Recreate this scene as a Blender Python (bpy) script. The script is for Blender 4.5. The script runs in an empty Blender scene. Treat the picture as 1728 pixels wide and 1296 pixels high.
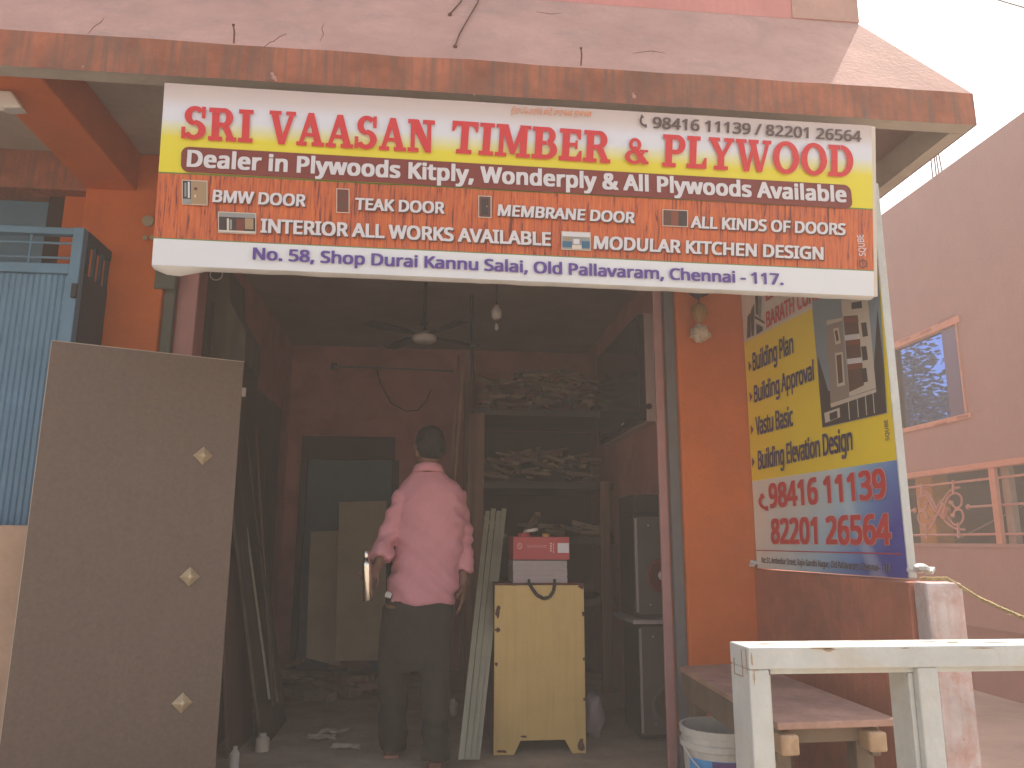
import bpy, bmesh, math, random
from mathutils import Vector, Matrix
from mathutils.noise import noise as pnoise
random.seed(7)
R = math.radians
sc = bpy.context.scene
C = bpy.context.collection

# ------------------------------------------------------------ camera, sky, sun, exposure
F, PITCH, YAW, ROLL = 1298.0, R(11.54), R(5.8), 0.004
CAM = Vector((0, 0, 1.6))
fwd = Vector((math.sin(YAW)*math.cos(PITCH), math.cos(YAW)*math.cos(PITCH), math.sin(PITCH)))
rgt0 = Vector((math.cos(YAW), -math.sin(YAW), 0)); up0 = rgt0.cross(fwd)
rgt = rgt0*math.cos(ROLL)+up0*math.sin(ROLL); up = up0*math.cos(ROLL)-rgt0*math.sin(ROLL)
cd = bpy.data.cameras.new('camera'); cam = bpy.data.objects.new('camera', cd); C.objects.link(cam)
cd.sensor_width = 36; cd.lens = F/1728*36; cd.clip_end = 2000; cd.clip_start = .05
cam.matrix_world = Matrix((( rgt.x, up.x, -fwd.x, CAM.x), (rgt.y, up.y, -fwd.y, CAM.y), (rgt.z, up.z, -fwd.z, CAM.z), (0,0,0,1)))
sc.camera = cam
SUN_EL, SUN_AZ = R(56), R(45)          # azimuth measured from +Y towards +X
w = bpy.data.worlds.new('World'); sc.world = w; w.use_nodes = True
nt = w.node_tree; nt.nodes.clear()
sky = nt.nodes.new('ShaderNodeTexSky'); sky.sky_type = 'NISHITA'; sky.sun_disc = False
sky.sun_elevation = SUN_EL; sky.sun_rotation = SUN_AZ; sky.dust_density = 4.0; sky.air_density = 1.2
bgn = nt.nodes.new('ShaderNodeBackground'); bgn.inputs[1].default_value = 0.15
wo = nt.nodes.new('ShaderNodeOutputWorld')
nt.links.new(sky.outputs[0], bgn.inputs[0]); nt.links.new(bgn.outputs[0], wo.inputs[0])
sd = bpy.data.lights.new('sun', 'SUN'); sd.energy = 3.6; sd.angle = R(.6); sd.color = (1, .93, .82)
so = bpy.data.objects.new('sun', sd); C.objects.link(so)
sdir = Vector((math.sin(SUN_AZ)*math.cos(SUN_EL), math.cos(SUN_AZ)*math.cos(SUN_EL), math.sin(SUN_EL)))
so.rotation_euler = sdir.to_track_quat('Z', 'Y').to_euler(); so.location = (5, 5, 12)
sc.view_settings.view_transform = 'Standard'; sc.view_settings.look = 'None'
sc.view_settings.exposure = 0.95; sc.view_settings.gamma = 1; sc.view_settings.use_curve_mapping = False
sc.cycles.max_bounces = 10; sc.cycles.diffuse_bounces = 6; sc.cycles.volume_bounces = 3

# ------------------------------------------------------------ rays: a picture point to a place in the world
def ray(px, py): return (rgt*((px-864)/F) + up*((648-py)/F) + fwd)
def PY(px, py, Y):
    d = ray(px, py); return CAM + d*(Y/d.y)
def PXp(px, py, X):
    d = ray(px, py); return CAM + d*(X/d.x)
def PZ(px, py, Z):
    d = ray(px, py); return CAM + d*((Z-CAM.z)/d.z)
def PP(px, py, p0, n):
    d = ray(px, py); return CAM + d*((p0-CAM).dot(n)/d.dot(n))

# ------------------------------------------------------------ materials
def principled(name):
    m = bpy.data.materials.new(name); m.use_nodes = True
    n = m.node_tree; return m, n, n.nodes['Principled BSDF']
def mat(name, col, rough=.7, var=.12, scale=6., bump=.0, bscale=60., metal=0., col2=None, streak=0., spec=.4, dirt=0., dcol=(.12,.09,.07), coord='Object', dscale=2.3, spots=0.):
    m, t, b = principled(name); N = t.nodes; L = t.links
    tc = N.new('ShaderNodeTexCoord')
    nz = N.new('ShaderNodeTexNoise'); nz.inputs['Scale'].default_value = scale; nz.inputs['Detail'].default_value = 8; nz.inputs['Roughness'].default_value = .65
    L.new(tc.outputs[coord], nz.inputs['Vector'])
    cr = N.new('ShaderNodeValToRGB'); c2 = col2 or tuple(c*(1-var*1.6) for c in col)
    cr.color_ramp.elements[0].position = .3; cr.color_ramp.elements[1].position = .68
    cr.color_ramp.elements[0].color = (*c2, 1); cr.color_ramp.elements[1].color = (*[min(1, c*(1+var*.5)) for c in col], 1)
    L.new(nz.outputs[0], cr.inputs[0]); out = cr.outputs[0]
    if streak > 0:
        mp = N.new('ShaderNodeMapping'); mp.inputs['Scale'].default_value = (26, 26, 1.4); L.new(tc.outputs[coord], mp.inputs[0])
        n2 = N.new('ShaderNodeTexNoise'); n2.inputs['Scale'].default_value = 1.6; n2.inputs['Detail'].default_value = 6; L.new(mp.outputs[0], n2.inputs['Vector'])
        r2 = N.new('ShaderNodeValToRGB'); r2.color_ramp.elements[0].position = .45; r2.color_ramp.elements[1].position = .75
        L.new(n2.outputs[0], r2.inputs[0])
        mm = N.new('ShaderNodeMath'); mm.operation = 'MULTIPLY'; mm.inputs[1].default_value = streak; L.new(r2.outputs[0], mm.inputs[0])
        mx = N.new('ShaderNodeMixRGB'); mx.inputs[2].default_value = (*dcol, 1); L.new(mm.outputs[0], mx.inputs[0]); L.new(out, mx.inputs[1]); out = mx.outputs[0]
    if dirt > 0:
        n3 = N.new('ShaderNodeTexNoise'); n3.inputs['Scale'].default_value = dscale; n3.inputs['Detail'].default_value = 12; n3.inputs['Roughness'].default_value = .72; n3.inputs['Distortion'].default_value = .6
        L.new(tc.outputs[coord], n3.inputs['Vector'])
        r3 = N.new('ShaderNodeValToRGB'); r3.color_ramp.elements[0].position = .5; r3.color_ramp.elements[1].position = .72
        L.new(n3.outputs[0], r3.inputs[0])
        mm = N.new('ShaderNodeMath'); mm.operation = 'MULTIPLY'; mm.inputs[1].default_value = dirt; L.new(r3.outputs[0], mm.inputs[0])
        mx = N.new('ShaderNodeMixRGB'); mx.inputs[2].default_value = (*dcol, 1); L.new(mm.outputs[0], mx.inputs[0]); L.new(out, mx.inputs[1]); out = mx.outputs[0]
    if spots > 0:
        n4 = N.new('ShaderNodeTexNoise'); n4.inputs['Scale'].default_value = 22; n4.inputs['Detail'].default_value = 5; n4.inputs['Roughness'].default_value = .8; n4.inputs['Distortion'].default_value = 1.5
        L.new(tc.outputs[coord], n4.inputs['Vector'])
        r4 = N.new('ShaderNodeValToRGB'); r4.color_ramp.elements[0].position = .655; r4.color_ramp.elements[1].position = .70
        L.new(n4.outputs[0], r4.inputs[0])
        mm = N.new('ShaderNodeMath'); mm.operation = 'MULTIPLY'; mm.inputs[1].default_value = spots; L.new(r4.outputs[0], mm.inputs[0])
        mx = N.new('ShaderNodeMixRGB'); mx.inputs[2].default_value = (*[c*.45 for c in dcol], 1); L.new(mm.outputs[0], mx.inputs[0]); L.new(out, mx.inputs[1]); out = mx.outputs[0]
    L.new(out, b.inputs['Base Color'])
    b.inputs['Roughness'].default_value = rough; b.inputs['Metallic'].default_value = metal
    b.inputs['Specular IOR Level'].default_value = spec
    if bump > 0:
        nb = N.new('ShaderNodeTexNoise'); nb.inputs['Scale'].default_value = bscale; nb.inputs['Detail'].default_value = 8; L.new(tc.outputs[coord], nb.inputs['Vector'])
        bp = N.new('ShaderNodeBump'); bp.inputs['Strength'].default_value = bump; bp.inputs['Distance'].default_value = .01
        L.new(nb.outputs[0], bp.inputs['Height']); L.new(bp.outputs[0], b.inputs['Normal'])
    return m
def woodmat(name, ca, cb, axis='Z', rough=.6, sc_=9., stretch=.06):
    m, t, b = principled(name); N = t.nodes; L = t.links
    tc = N.new('ShaderNodeTexCoord'); mp = N.new('ShaderNodeMapping')
    s = [sc_]*3; s['XYZ'.index(axis)] = sc_*stretch; mp.inputs['Scale'].default_value = s
    nz = N.new('ShaderNodeTexNoise'); nz.inputs['Scale'].default_value = 1.8; nz.inputs['Detail'].default_value = 9; nz.inputs['Distortion'].default_value = .8
    cr = N.new('ShaderNodeValToRGB'); cr.color_ramp.elements[0].position = .34; cr.color_ramp.elements[1].position = .66
    cr.color_ramp.elements[0].color = (*cb, 1); cr.color_ramp.elements[1].color = (*ca, 1)
    L.new(tc.outputs['Object'], mp.inputs[0]); L.new(mp.outputs[0], nz.inputs['Vector']); L.new(nz.outputs[0], cr.inputs[0]); L.new(cr.outputs[0], b.inputs['Base Color'])
    bp = N.new('ShaderNodeBump'); bp.inputs['Strength'].default_value = .25; bp.inputs['Distance'].default_value = .004
    L.new(nz.outputs[0], bp.inputs['Height']); L.new(bp.outputs[0], b.inputs['Normal'])
    b.inputs['Roughness'].default_value = rough
    return m
M = {}
M['slope'] = mat('slab_plaster', (.56,.335,.27), .9, .12, 3, .35, 45, dirt=.65, dcol=(.33,.25,.20), streak=.15, spots=.6)
M['fascia'] = mat('fascia_paint', (.40,.14,.075), .85, .30, 5, .35, 35, streak=.95, dcol=(.15,.10,.078), dirt=.75)
M['upper'] = mat('upper_wall_paint', (.62,.27,.24), .85, .08, 2.5, .25, 60, streak=.15, dcol=(.36,.16,.14))
M['orange'] = mat('orange_paint', (.62,.15,.03), .75, .10, 3, .22, 50, dirt=.35, dcol=(.36,.10,.035), spots=.3)
M['soffit'] = mat('soffit_plaster', (.46,.40,.33), .9, .12, 3, .25, 40, dirt=.3)
M['pinkwall'] = mat('pink_interior_wall', (.50,.21,.185), .85, .15, 2, .2, 40, dirt=.35, dcol=(.13,.07,.06))
M['pinkjamb'] = mat('pink_jamb_paint', (.44,.225,.21), .8, .08, 4, .2, 50, dirt=.25, dcol=(.2,.1,.09))
M['steelgrey'] = mat('grey_steel_paint', (.15,.145,.145), .6, .12, 5, .1, 60, dirt=.25)
M['guidegreen'] = mat('grey_green_steel_paint', (.12,.125,.095), .6, .12, 5, .1, 60, dirt=.25)
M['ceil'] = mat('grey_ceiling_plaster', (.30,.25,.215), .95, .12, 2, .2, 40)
M['floor'] = mat('cement_floor', (.42,.34,.25), .85, .2, 3, .3, 40, dirt=.4)
M['street'] = mat('dusty_road', (.50,.415,.33), .95, .2, .6, .3, 20, dirt=.3)
M['mauve'] = mat('mauve_wall_paint', (.33,.225,.215), .88, .06, 1.6, .3, 30, streak=.25, dcol=(.26,.17,.16), dirt=.3, dscale=.7, spots=.3)
M['mauvedark'] = mat('darker_mauve_base', (.28,.16,.15), .9, .1, 2, .3, 30, dirt=.2)
M['redlow'] = mat('red_brown_paint', (.50,.17,.095), .8, .2, 3, .35, 40, dirt=.7, dcol=(.24,.11,.075), streak=.3, spots=.4)
M['blue'] = mat('blue_paint', (.13,.25,.35), .5, .12, 3, .1, 50, dirt=.25, dcol=(.12,.15,.18))
M['bluedark'] = mat('dark_blue_paint', (.05,.075,.09), .6, .15, 4, .1)
M['beige'] = mat('beige_cement_paint', (.50,.33,.22), .85, .15, 3, .2, 40, dirt=.3, dcol=(.3,.2,.14))
M['brownlam'] = mat('brown_laminate', (.15,.10,.07), .5, .12, 60, .1, 260, dirt=.25, dcol=(.20,.145,.105), dscale=1.6, streak=.12)
M['edgeband'] = mat('pale_board_edge', (.45,.38,.3), .6)
M['brass'] = mat('brushed_brass', (.62,.50,.33), .45, .1, 20, metal=.25)
M['yellow'] = mat('cream_yellow_paint', (.62,.43,.16), .5, .06, 6, .08, 60, streak=.25, dcol=(.42,.24,.08))
M['chip'] = mat('bare_brown_board', (.11,.045,.03), .85, .2, 20)
M['skin'] = mat('skin', (.16,.075,.045), .55, .06, 12)
M['hair'] = mat('black_hair', (.008,.007,.006), .7, .3, 60, .5, 200)
M['shirt'] = mat('pink_cotton_shirt', (.60,.265,.295), .85, .05, 10, .12, 300)
M['white'] = mat('white_cloth', (.7,.68,.64), .8)
M['trouser'] = mat('dark_trouser_cloth', (.035,.029,.022), .9, .15, 20, .15, 200)
M['leather'] = mat('brown_sandal_leather', (.3,.15,.1), .6)
M['steel'] = mat('polished_steel', (.8,.74,.62), .18, .03, 10, metal=1)
M['black'] = mat('black_plastic', (.02,.019,.018), .45, .1, 10)
M['offwhite'] = mat('off_white_plastic', (.55,.5,.45), .5, .06, 10)
M['board'] = mat('white_board_edge', (.58,.45,.42), .6, .05, 10)
M['strap'] = mat('black_woven_strap', (.03,.03,.028), .85, .1, 30, .3, 300)
M['redbox'] = mat('red_printed_card', (.42,.055,.06), .45, .04, 10)
M['greylam'] = mat('grey_laminate_samples', (.36,.30,.30), .35, .05, 10)
M['strip'] = mat('grey_green_strip', (.28,.27,.19), .5, .1, 10)
M['teal'] = mat('teal_door_paint', (.075,.16,.19), .6, .1, 4)
M['darkrecess'] = mat('dark_recess_and_frame', (.055,.042,.035), .9)
M['beigeboard'] = mat('beige_board', (.38,.32,.21), .7, .08, 4, dirt=.2)
M['whitepaint'] = mat('chipped_white_paint', (.54,.555,.52), .6, .08, 12, .35, 50, dirt=.6, dcol=(.50,.43,.32), dscale=7, spots=.45, streak=.12)
M['postpaint'] = mat('patchy_white_red_paint', (.62,.53,.50), .85, .25, 4, .6, 25, dirt=1.0, dcol=(.46,.17,.10), streak=.35, spots=.5, dscale=4)
M['rope'] = mat('coir_rope', (.55,.42,.2), .95, .2, 60, .5, 200)
M['pinkmetal'] = mat('pink_painted_iron', (.50,.27,.23), .55, .08, 10)
M['salmonframe'] = mat('salmon_paint', (.54,.29,.21), .7, .1, 8, .1, dirt=.2, dcol=(.4,.25,.2))
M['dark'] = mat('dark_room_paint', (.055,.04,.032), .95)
M['ochre'] = mat('ochre_pillar_paint', (.55,.30,.06), .8)
M['rust'] = mat('rusty_iron', (.16,.07,.045), .9, .3, 40, .4, 100)
M['wire'] = mat('dark_wire', (.03,.025,.022), .7)
M['rotan'] = mat('dark_mask_paint', (.04,.02,.02), .5)
M['gold'] = mat('faded_gold_bead', (.36,.19,.05), .5)
M['shell'] = mat('pale_shell', (.6,.48,.36), .7)
M['paper'] = mat('pale_paper', (.55,.48,.38), .8)
M['concrete'] = mat('cement', (.3,.27,.23), .95)
M['bark'] = mat('bark', (.1,.07,.05), .95, .3, 12, .5, 20)
M['leaf'] = mat('leaf', (.05,.10,.025), .6, .4, 2)
M['lblue'] = mat('print_blue', (.08,.3,.62), .4)
M['lpurple'] = mat('print_purple', (.10,.05,.19), .4)
M['cone'] = mat('red_speaker_cone', (.16,.02,.018), .5)
M['glassgrey'] = mat('grey_speaker_grille', (.10,.09,.08), .35)
def flat(name, col, rough=.45): return mat(name, col, rough, .02, 8, spec=.35)
P_red = flat('print_red', (.60,.035,.035)); P_white = flat('print_white', (.64,.62,.63)); P_brown = flat('print_maroon', (.20,.035,.022))
P_dk = flat('print_dark_brown', (.10,.06,.05)); P_violet = flat('print_violet', (.11,.055,.27)); P_sh = flat('print_shadow', (.11,.045,.03))
P_or = flat('print_orange', (.65,.2,.03)); P_out = flat('print_pink_outline', (.75,.42,.40)); P_line = flat('print_line_red', (.45,.04,.08))
P_yel = flat('print_yellow', (.72,.60,.02)); P_cream = flat('print_cream', (.62,.55,.45)); P_navy = flat('print_navy', (.045,.03,.08))
P_img1 = flat('picture_tan', (.36,.24,.13)); P_img2 = flat('picture_dark', (.05,.035,.03)); P_img3 = flat('picture_red_wood', (.17,.035,.02))
P_img4 = flat('picture_grey', (.28,.28,.26)); P_img5 = flat('picture_blue', (.04,.13,.22)); P_img6 = flat('picture_brown', (.12,.05,.03)); P_green = flat('print_green', (.10,.22,.03))
P_sky = flat('picture_sky', (.22,.28,.33)); P_bldg = flat('picture_facade', (.60,.52,.42)); P_bldg2 = flat('picture_side_facade', (.30,.23,.19)); P_bk = flat('picture_brick', (.22,.06,.03))

# ------------------------------------------------------------ mesh helpers
def frame_of(d):
    d = d.normalized(); a = Vector((0,0,1)) if abs(d.z) < .9 else Vector((1,0,0))
    x = a.cross(d).normalized(); return x, d.cross(x)
class MB:
    def __init__(s): s.v = []; s.f = []
    def add(s, vs, fs):
        o = len(s.v); s.v += [Vector(v) for v in vs]; s.f += [tuple(i+o for i in f) for f in fs]; return s
    def box(s, x0, x1, y0, y1, z0, z1):
        return s.add([(x0,y0,z0),(x1,y0,z0),(x1,y1,z0),(x0,y1,z0),(x0,y0,z1),(x1,y0,z1),(x1,y1,z1),(x0,y1,z1)],
                     [(0,3,2,1),(4,5,6,7),(0,1,5,4),(1,2,6,5),(2,3,7,6),(3,0,4,7)])
    def obox(s, c, sz, rot=None):
        rot = rot or Matrix.Identity(3); c = Vector(c); h = Vector(sz)/2
        vs = [c + rot @ Vector((a*h.x, b*h.y, d*h.z)) for d in (-1,1) for a, b in ((-1,-1),(1,-1),(1,1),(-1,1))]
        return s.add(vs, [(0,3,2,1),(4,5,6,7),(0,1,5,4),(1,2,6,5),(2,3,7,6),(3,0,4,7)])
    def slab(s, poly, off):
        # polygon in space extruded by vector off (away from the seen side)
        n = len(poly); vs = [Vector(p) for p in poly] + [Vector(p)+off for p in poly]
        fs = [tuple(range(n)), tuple(range(2*n-1, n-1, -1))] + [(i, i+n, (i+1)%n+n, (i+1)%n) for i in range(n)]
        return s.add(vs, fs)
    def bar(s, a, b, w_, h_=None):
        a, b = Vector(a), Vector(b); x, y = frame_of(b-a); h_ = h_ or w_; x *= w_/2; y *= h_/2
        return s.add([a-x-y,a+x-y,a+x+y,a-x+y,b-x-y,b+x-y,b+x+y,b-x+y], [(0,3,2,1),(4,5,6,7),(0,1,5,4),(1,2,6,5),(2,3,7,6),(3,0,4,7)])
    def tube(s, pts, r, n=8, flatten=None):
        pts = [Vector(p) for p in pts]; rs = r if isinstance(r, (list, tuple)) else [r]*len(pts)
        vs = []; fs = []; px = None
        for i, p in enumerate(pts):
            d = (pts[min(i+1, len(pts)-1)] - pts[max(i-1, 0)]).normalized()
            if px is None: px, _ = frame_of(d)
            px = (px - d*px.dot(d)).normalized(); py = d.cross(px)
            for k in range(n):
                a = 2*math.pi*k/n; vs.append(p + px*math.cos(a)*rs[i] + py*math.sin(a)*rs[i]*(flatten or 1))
        for i in range(len(pts)-1):
            for k in range(n):
                fs.append((i*n+k, i*n+(k+1)%n, (i+1)*n+(k+1)%n, (i+1)*n+k))
        fs.append(tuple(range(n-1, -1, -1))); fs.append(tuple((len(pts)-1)*n+k for k in range(n)))
        return s.add(vs, fs)
    def lathe(s, base, prof, n=20, axis=Vector((0,0,1))):
        x, y = frame_of(axis); vs = []; fs = []; base = Vector(base)
        for (r, h) in prof:
            for k in range(n):
                a = 2*math.pi*k/n; vs.append(base + axis*h + (x*math.cos(a)+y*math.sin(a))*max(r, .0004))
        for i in range(len(prof)-1):
            for k in range(n): fs.append((i*n+k, i*n+(k+1)%n, (i+1)*n+(k+1)%n, (i+1)*n+k))
        fs.append(tuple(range(n-1, -1, -1))); fs.append(tuple((len(prof)-1)*n+k for k in range(n)))
        return s.add(vs, fs)
    def rings(s, rings, n=20):
        # rings: (centre, rx, ry, xdir, ydir, [power])
        vs = []; fs = []
        for c, rx, ry, xd, yd in rings:
            for k in range(n):
                a = 2*math.pi*k/n; vs.append(Vector(c) + Vector(xd)*math.cos(a)*rx + Vector(yd)*math.sin(a)*ry)
        for i in range(len(rings)-1):
            for k in range(n): fs.append((i*n+k, i*n+(k+1)%n, (i+1)*n+(k+1)%n, (i+1)*n+k))
        fs.append(tuple(range(n-1, -1, -1))); fs.append(tuple((len(rings)-1)*n+k for k in range(n)))
        return s.add(vs, fs)
    def build(s, name, m, parent=None, bevel=0, smooth=False, origin=None, **tags):
        base = parent.get('_w') if parent else None
        if parent: o0 = Vector(base)
        elif origin is not None: o0 = Vector(origin)
        else:
            o0 = Vector((sum((min(v[i] for v in s.v), max(v[i] for v in s.v)))/2 if i < 2 else min(v[2] for v in s.v) for i in range(3)))
        me = bpy.data.meshes.new(name); me.from_pydata([tuple(v-o0) for v in s.v], [], s.f)
        bm = bmesh.new(); bm.from_mesh(me); bmesh.ops.recalc_face_normals(bm, faces=bm.faces); bm.to_mesh(me); bm.free()
        if smooth:
            for p in me.polygons: p.use_smooth = True
        me.materials.append(m)
        o = bpy.data.objects.new(name, me); C.objects.link(o)
        o['_w'] = tuple(o0)
        if parent: o.parent = parent
        else: o.location = o0
        if bevel:
            b = o.modifiers.new('bevel', 'BEVEL'); b.width = bevel; b.segments = 2; b.limit_method = 'ANGLE'
        tag(o, **tags)
        return o
def tag(o, label=None, cat=None, group=None, kind=None):
    if label: o['label'] = label
    if cat: o['category'] = cat
    if group: o['group'] = group
    if kind: o['kind'] = kind
    return o
def thing(name, loc, label, cat, group=None):
    e = bpy.data.objects.new(name, None); C.objects.link(e); e.location = loc; e['_w'] = tuple(loc); e.empty_display_size = .1
    return tag(e, label, cat, group)
def dup(root, off, label=None):
    """copy of a thing with its parts"""
    r = root.copy(); C.objects.link(r); r.location = Vector(root.location)+Vector(off)
    if label: r['label'] = label
    for ch in [c for c in root.children]:
        c = ch.copy(); C.objects.link(c); c.parent = r
        for g in ch.children:
            d = g.copy(); C.objects.link(d); d.parent = c
    return r

FLOOR = .48
VEIL = .0178
# ============================================================ SETTING
MB().box(-60, 60, -60, 90, -.3, 0).build('ground', M['street'], kind='structure')
porch = MB().box(-6, 2.02, 2.25, 4.0, .001, FLOOR).build('porch_floor', M['floor'], kind='structure')
MB().box(-1.34, 1.46, 4.0, 7.2, .001, FLOOR-.001).build('shop_floor', M['floor'], kind='structure')

hz = MB(); hz.box(-62, 62, -62, 92, -1.3, 10.5)  # added air volume imitating the milky veil of lens flare
hm = bpy.data.materials.new('flare_veil_air'); hm.use_nodes = True; hm.node_tree.nodes.clear()
pv = hm.node_tree.nodes.new('ShaderNodeVolumePrincipled'); ho = hm.node_tree.nodes.new('ShaderNodeOutputMaterial')
pv.inputs['Color'].default_value = (.92,.86,.77,1); pv.inputs['Density'].default_value = VEIL; pv.inputs['Anisotropy'].default_value = .1
hm.node_tree.links.new(pv.outputs[0], ho.inputs['Volume'])
hz.build('veil_volume', hm, kind='stuff')
# ---------------- the shop building
YS, YF, YW = 4.0, 2.84, 3.28
fl = PY(0, 57, YF); fc = PY(1641, 151, YF)               # fascia top
ZFT = (PY(864,106,YF).z); fb = .155
XF = fc.x; ZFB = ZFT-fb
wc = PY(1448, 40, YW); XW = wc.x; ZW = wc.z
XL = -6.0
SOF = CAM.z + 2.04; BEAMZ = CAM.z + 1.82
bld = thing('shop_building', (0, 4.0, 0), 'pink and orange two storey shop building with sloping concrete sunshade over an open shopfront', 'building')
s = MB()   # sloping slab with hip, as a solid body with uneven top edge
nseg = 60
vs = []; fs = []
for i in range(nseg+1):
    t = i/nseg; x = XL+(XF-XL)*t; xw = XL+(XW-XL)*t
    j = .006*pnoise(Vector((x*3, 0, 0)))+.004*pnoise(Vector((x*14, 2, 0)))
    vs += [(x, YF, ZFB+.006*pnoise(Vector((x*5,4,0)))), (x, YF, ZFT+j), (xw, YW, ZW)]
for i in range(nseg):
    a = i*3; fs += [(a, a+3, a+4, a+1), (a+1, a+4, a+5, a+2)]
E = len(vs)
SB = 9.0
vs += [(XF, SB, ZFB), (XF, SB, ZFT), (XW, SB, ZW)]
last = nseg*3
fs += [(last, E, E+1, last+1), (last+1, E+1, E+2, last+2)]
s.v = [Vector(v) for v in vs]; s.f = fs
slab = s.build('sunshade_slab', M['slope'], bld)
slab.data.materials.append(M['fascia'])
for i, p in enumerate(slab.data.polygons):
    if abs(p.normal.z) < .2: p.material_index = 1
for (px, py, r_) in ((459,125,.008), (462,131,.010), (465,135,.006), (1068,159,.006), (1070,163,.009), (140,113,.005), (1300,176,.005), (800,160,.005)):
    c_ = PY(px, py, YF); g_ = MB(); g_.lathe((c_.x, YF+.004, c_.z), [(r_*1.2,0),(r_,.004),(r_*.6,.009),(r_*.2,.011)], 7, Vector((0,-1,0))); g_.build('mortar_lump', M['slope'], bld, smooth=True)
def on_slope(px, py):
    n_ = Vector((0, -(ZW-ZFT), (YW-YF))).normalized(); return PP(px, py, Vector((0,YF,ZFT)), n_) + n_*.0006
for pts_ in (((445,80),(455,72),(462,70),(472,62),(484,57)), ((1262,2),(1275,10),(1290,13),(1303,22),(1322,30)), ((148,58),(158,46),(170,38),(176,30)), ((540,70),(546,58),(543,48),(548,38)), ((1068,90),(1100,86),(1122,90)), ((905,20),(930,24),(948,22))):
    g_ = MB(); g_.tube([on_slope(*p_) for p_ in pts_], [.0008]+[.0016]*(len(pts_)-2)+[.0006], 4); g_.build('plaster_crack', M['wire'] if False else M['rust'], bld)
# closing pieces of the drop edge, soffit and beams
MB().box(XL, XF-.003, YF+.004, YF+.08, ZFB+.004, ZFT-.012).build('drop_edge', M['soffit'], bld)
MB().box(XF-.07, XF-.004, YF+.084, SB, ZFB+.004, ZFT-.012).build('drop_edge', M['soffit'], bld)
MB().slab([(XL,YF+.081,ZFT-.03),(XF-.071,YF+.081,ZFT-.03),(XF-.16,YF+.17,SOF),(XL,YF+.17,SOF)], Vector((0,.02,.015))).build('soffit', M['soffit'], bld)
MB().box(XL, XW+.02, YF+.171, 4.3, SOF, SOF+.05).build('soffit', M['soffit'], bld)
MB().box(1.90, XW+.02, 4.302, SB, SOF, SOF+.05).build('soffit', M['soffit'], bld)
MB().box(-1.86, -1.61, YF+.104, YS-.004, BEAMZ, SOF-.001).build('beam', M['orange'], bld, bevel=.006)
MB().box(1.66, 1.88, YF+.104, YS-.004, BEAMZ+.02, SOF-.001).build('beam', M['soffit'], bld, bevel=.006)
MB().box(XL, XW, YW, 12, ZW+.001, 8.5).build('upper_wall', M['upper'], bld)
MB().box(XW-.35, XW+.004, YW-.006, 12.02, ZW+.004, 8.55).build('corner_pilaster', M['slope'], bld)
# ground floor front: pillars, header over the shutter
MB().box(-1.87, -1.43, YS, YS+.3, FLOOR, SOF).build('pillar', M['orange'], bld, bevel=.01)
MB().box(1.32, 1.74, YS, YS+.3, FLOOR, SOF).build('pillar', M['orange'], bld, bevel=.01)
MB().box(-1.43, 1.32, YS+.06, YS+.28, CAM.z+1.62, SOF).build('header_wall', M['guidegreen'], bld)
MB().box(-1.374, -1.272, YS+.07, YS+.10, FLOOR, CAM.z+1.62).build('jamb', M['pinkjamb'], bld, bevel=.006)
MB().box(1.213, 1.262, YS+.07, YS+.095, FLOOR, CAM.z+1.62).build('jamb', M['pinkjamb'], bld, bevel=.006)
MB().box(-1.46, -1.34, 4.302, 7.2, FLOOR, CAM.z+1.8).build('inner_side_wall', M['pinkwall'], bld)
MB().box(1.46, 1.60, 4.302, 7.2, FLOOR, CAM.z+1.8).build('inner_side_wall', M['pinkwall'], bld)
MB().box(-1.46, 1.6, 7.2, 7.35, FLOOR, CAM.z+1.8).build('back_wall', M['pinkwall'], bld)
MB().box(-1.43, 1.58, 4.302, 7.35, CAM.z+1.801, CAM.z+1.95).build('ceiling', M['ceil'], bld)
MB().box(1.60, 2.06, 4.304, 12, 0, SOF-.003).build('outer_side_wall', M['orange'], bld)
# left bay: wall with a lintel over a blue boarded window
lx0, lx1 = PY(78, 350, YS+.1).x, PY(108, 350, YS+.1).x
MB().box(lx1, -1.871, YS+.10, YS+.3, FLOOR, BEAMZ-.001).build('left_bay_wall', M['orange'], bld)
MB().box(XL, -1.871, YS+.02, YS+.3, BEAMZ, SOF-.001).build('lintel', M['fascia'], bld, bevel=.006)
MB().box(lx0, lx1-.001, YS+.12, YS+.3, FLOOR, BEAMZ-.001).build('window_surround', M['dark'], bld)
MB().box(XL, lx0-.001, YS+.18, YS+.3, FLOOR, BEAMZ-.001).build('window_board', M['blue'], bld, bevel=.01)
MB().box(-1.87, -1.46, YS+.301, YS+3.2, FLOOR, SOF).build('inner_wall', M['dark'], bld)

# shutter guide rails (real steel channels)
for x0, x1, mm, lb in ((-1.428, -1.376, 'guidegreen', 'grey green steel shutter guide channel beside the left orange pillar'),
                       (1.264, 1.318, 'steelgrey', 'grey steel shutter guide channel beside the right orange pillar')):
    g = MB(); g.box(x0, x1, YS+.03, YS+.036, FLOOR, CAM.z+1.55); g.box(x0, x0+.006, YS+.037, YS+.069, FLOOR, CAM.z+1.55); g.box(x1-.006, x1, YS+.037, YS+.069, FLOOR, CAM.z+1.55)
    g.build('shutter_guide', M[mm], label=lb, cat='shutter rail', group='shutter guide channels')
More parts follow.
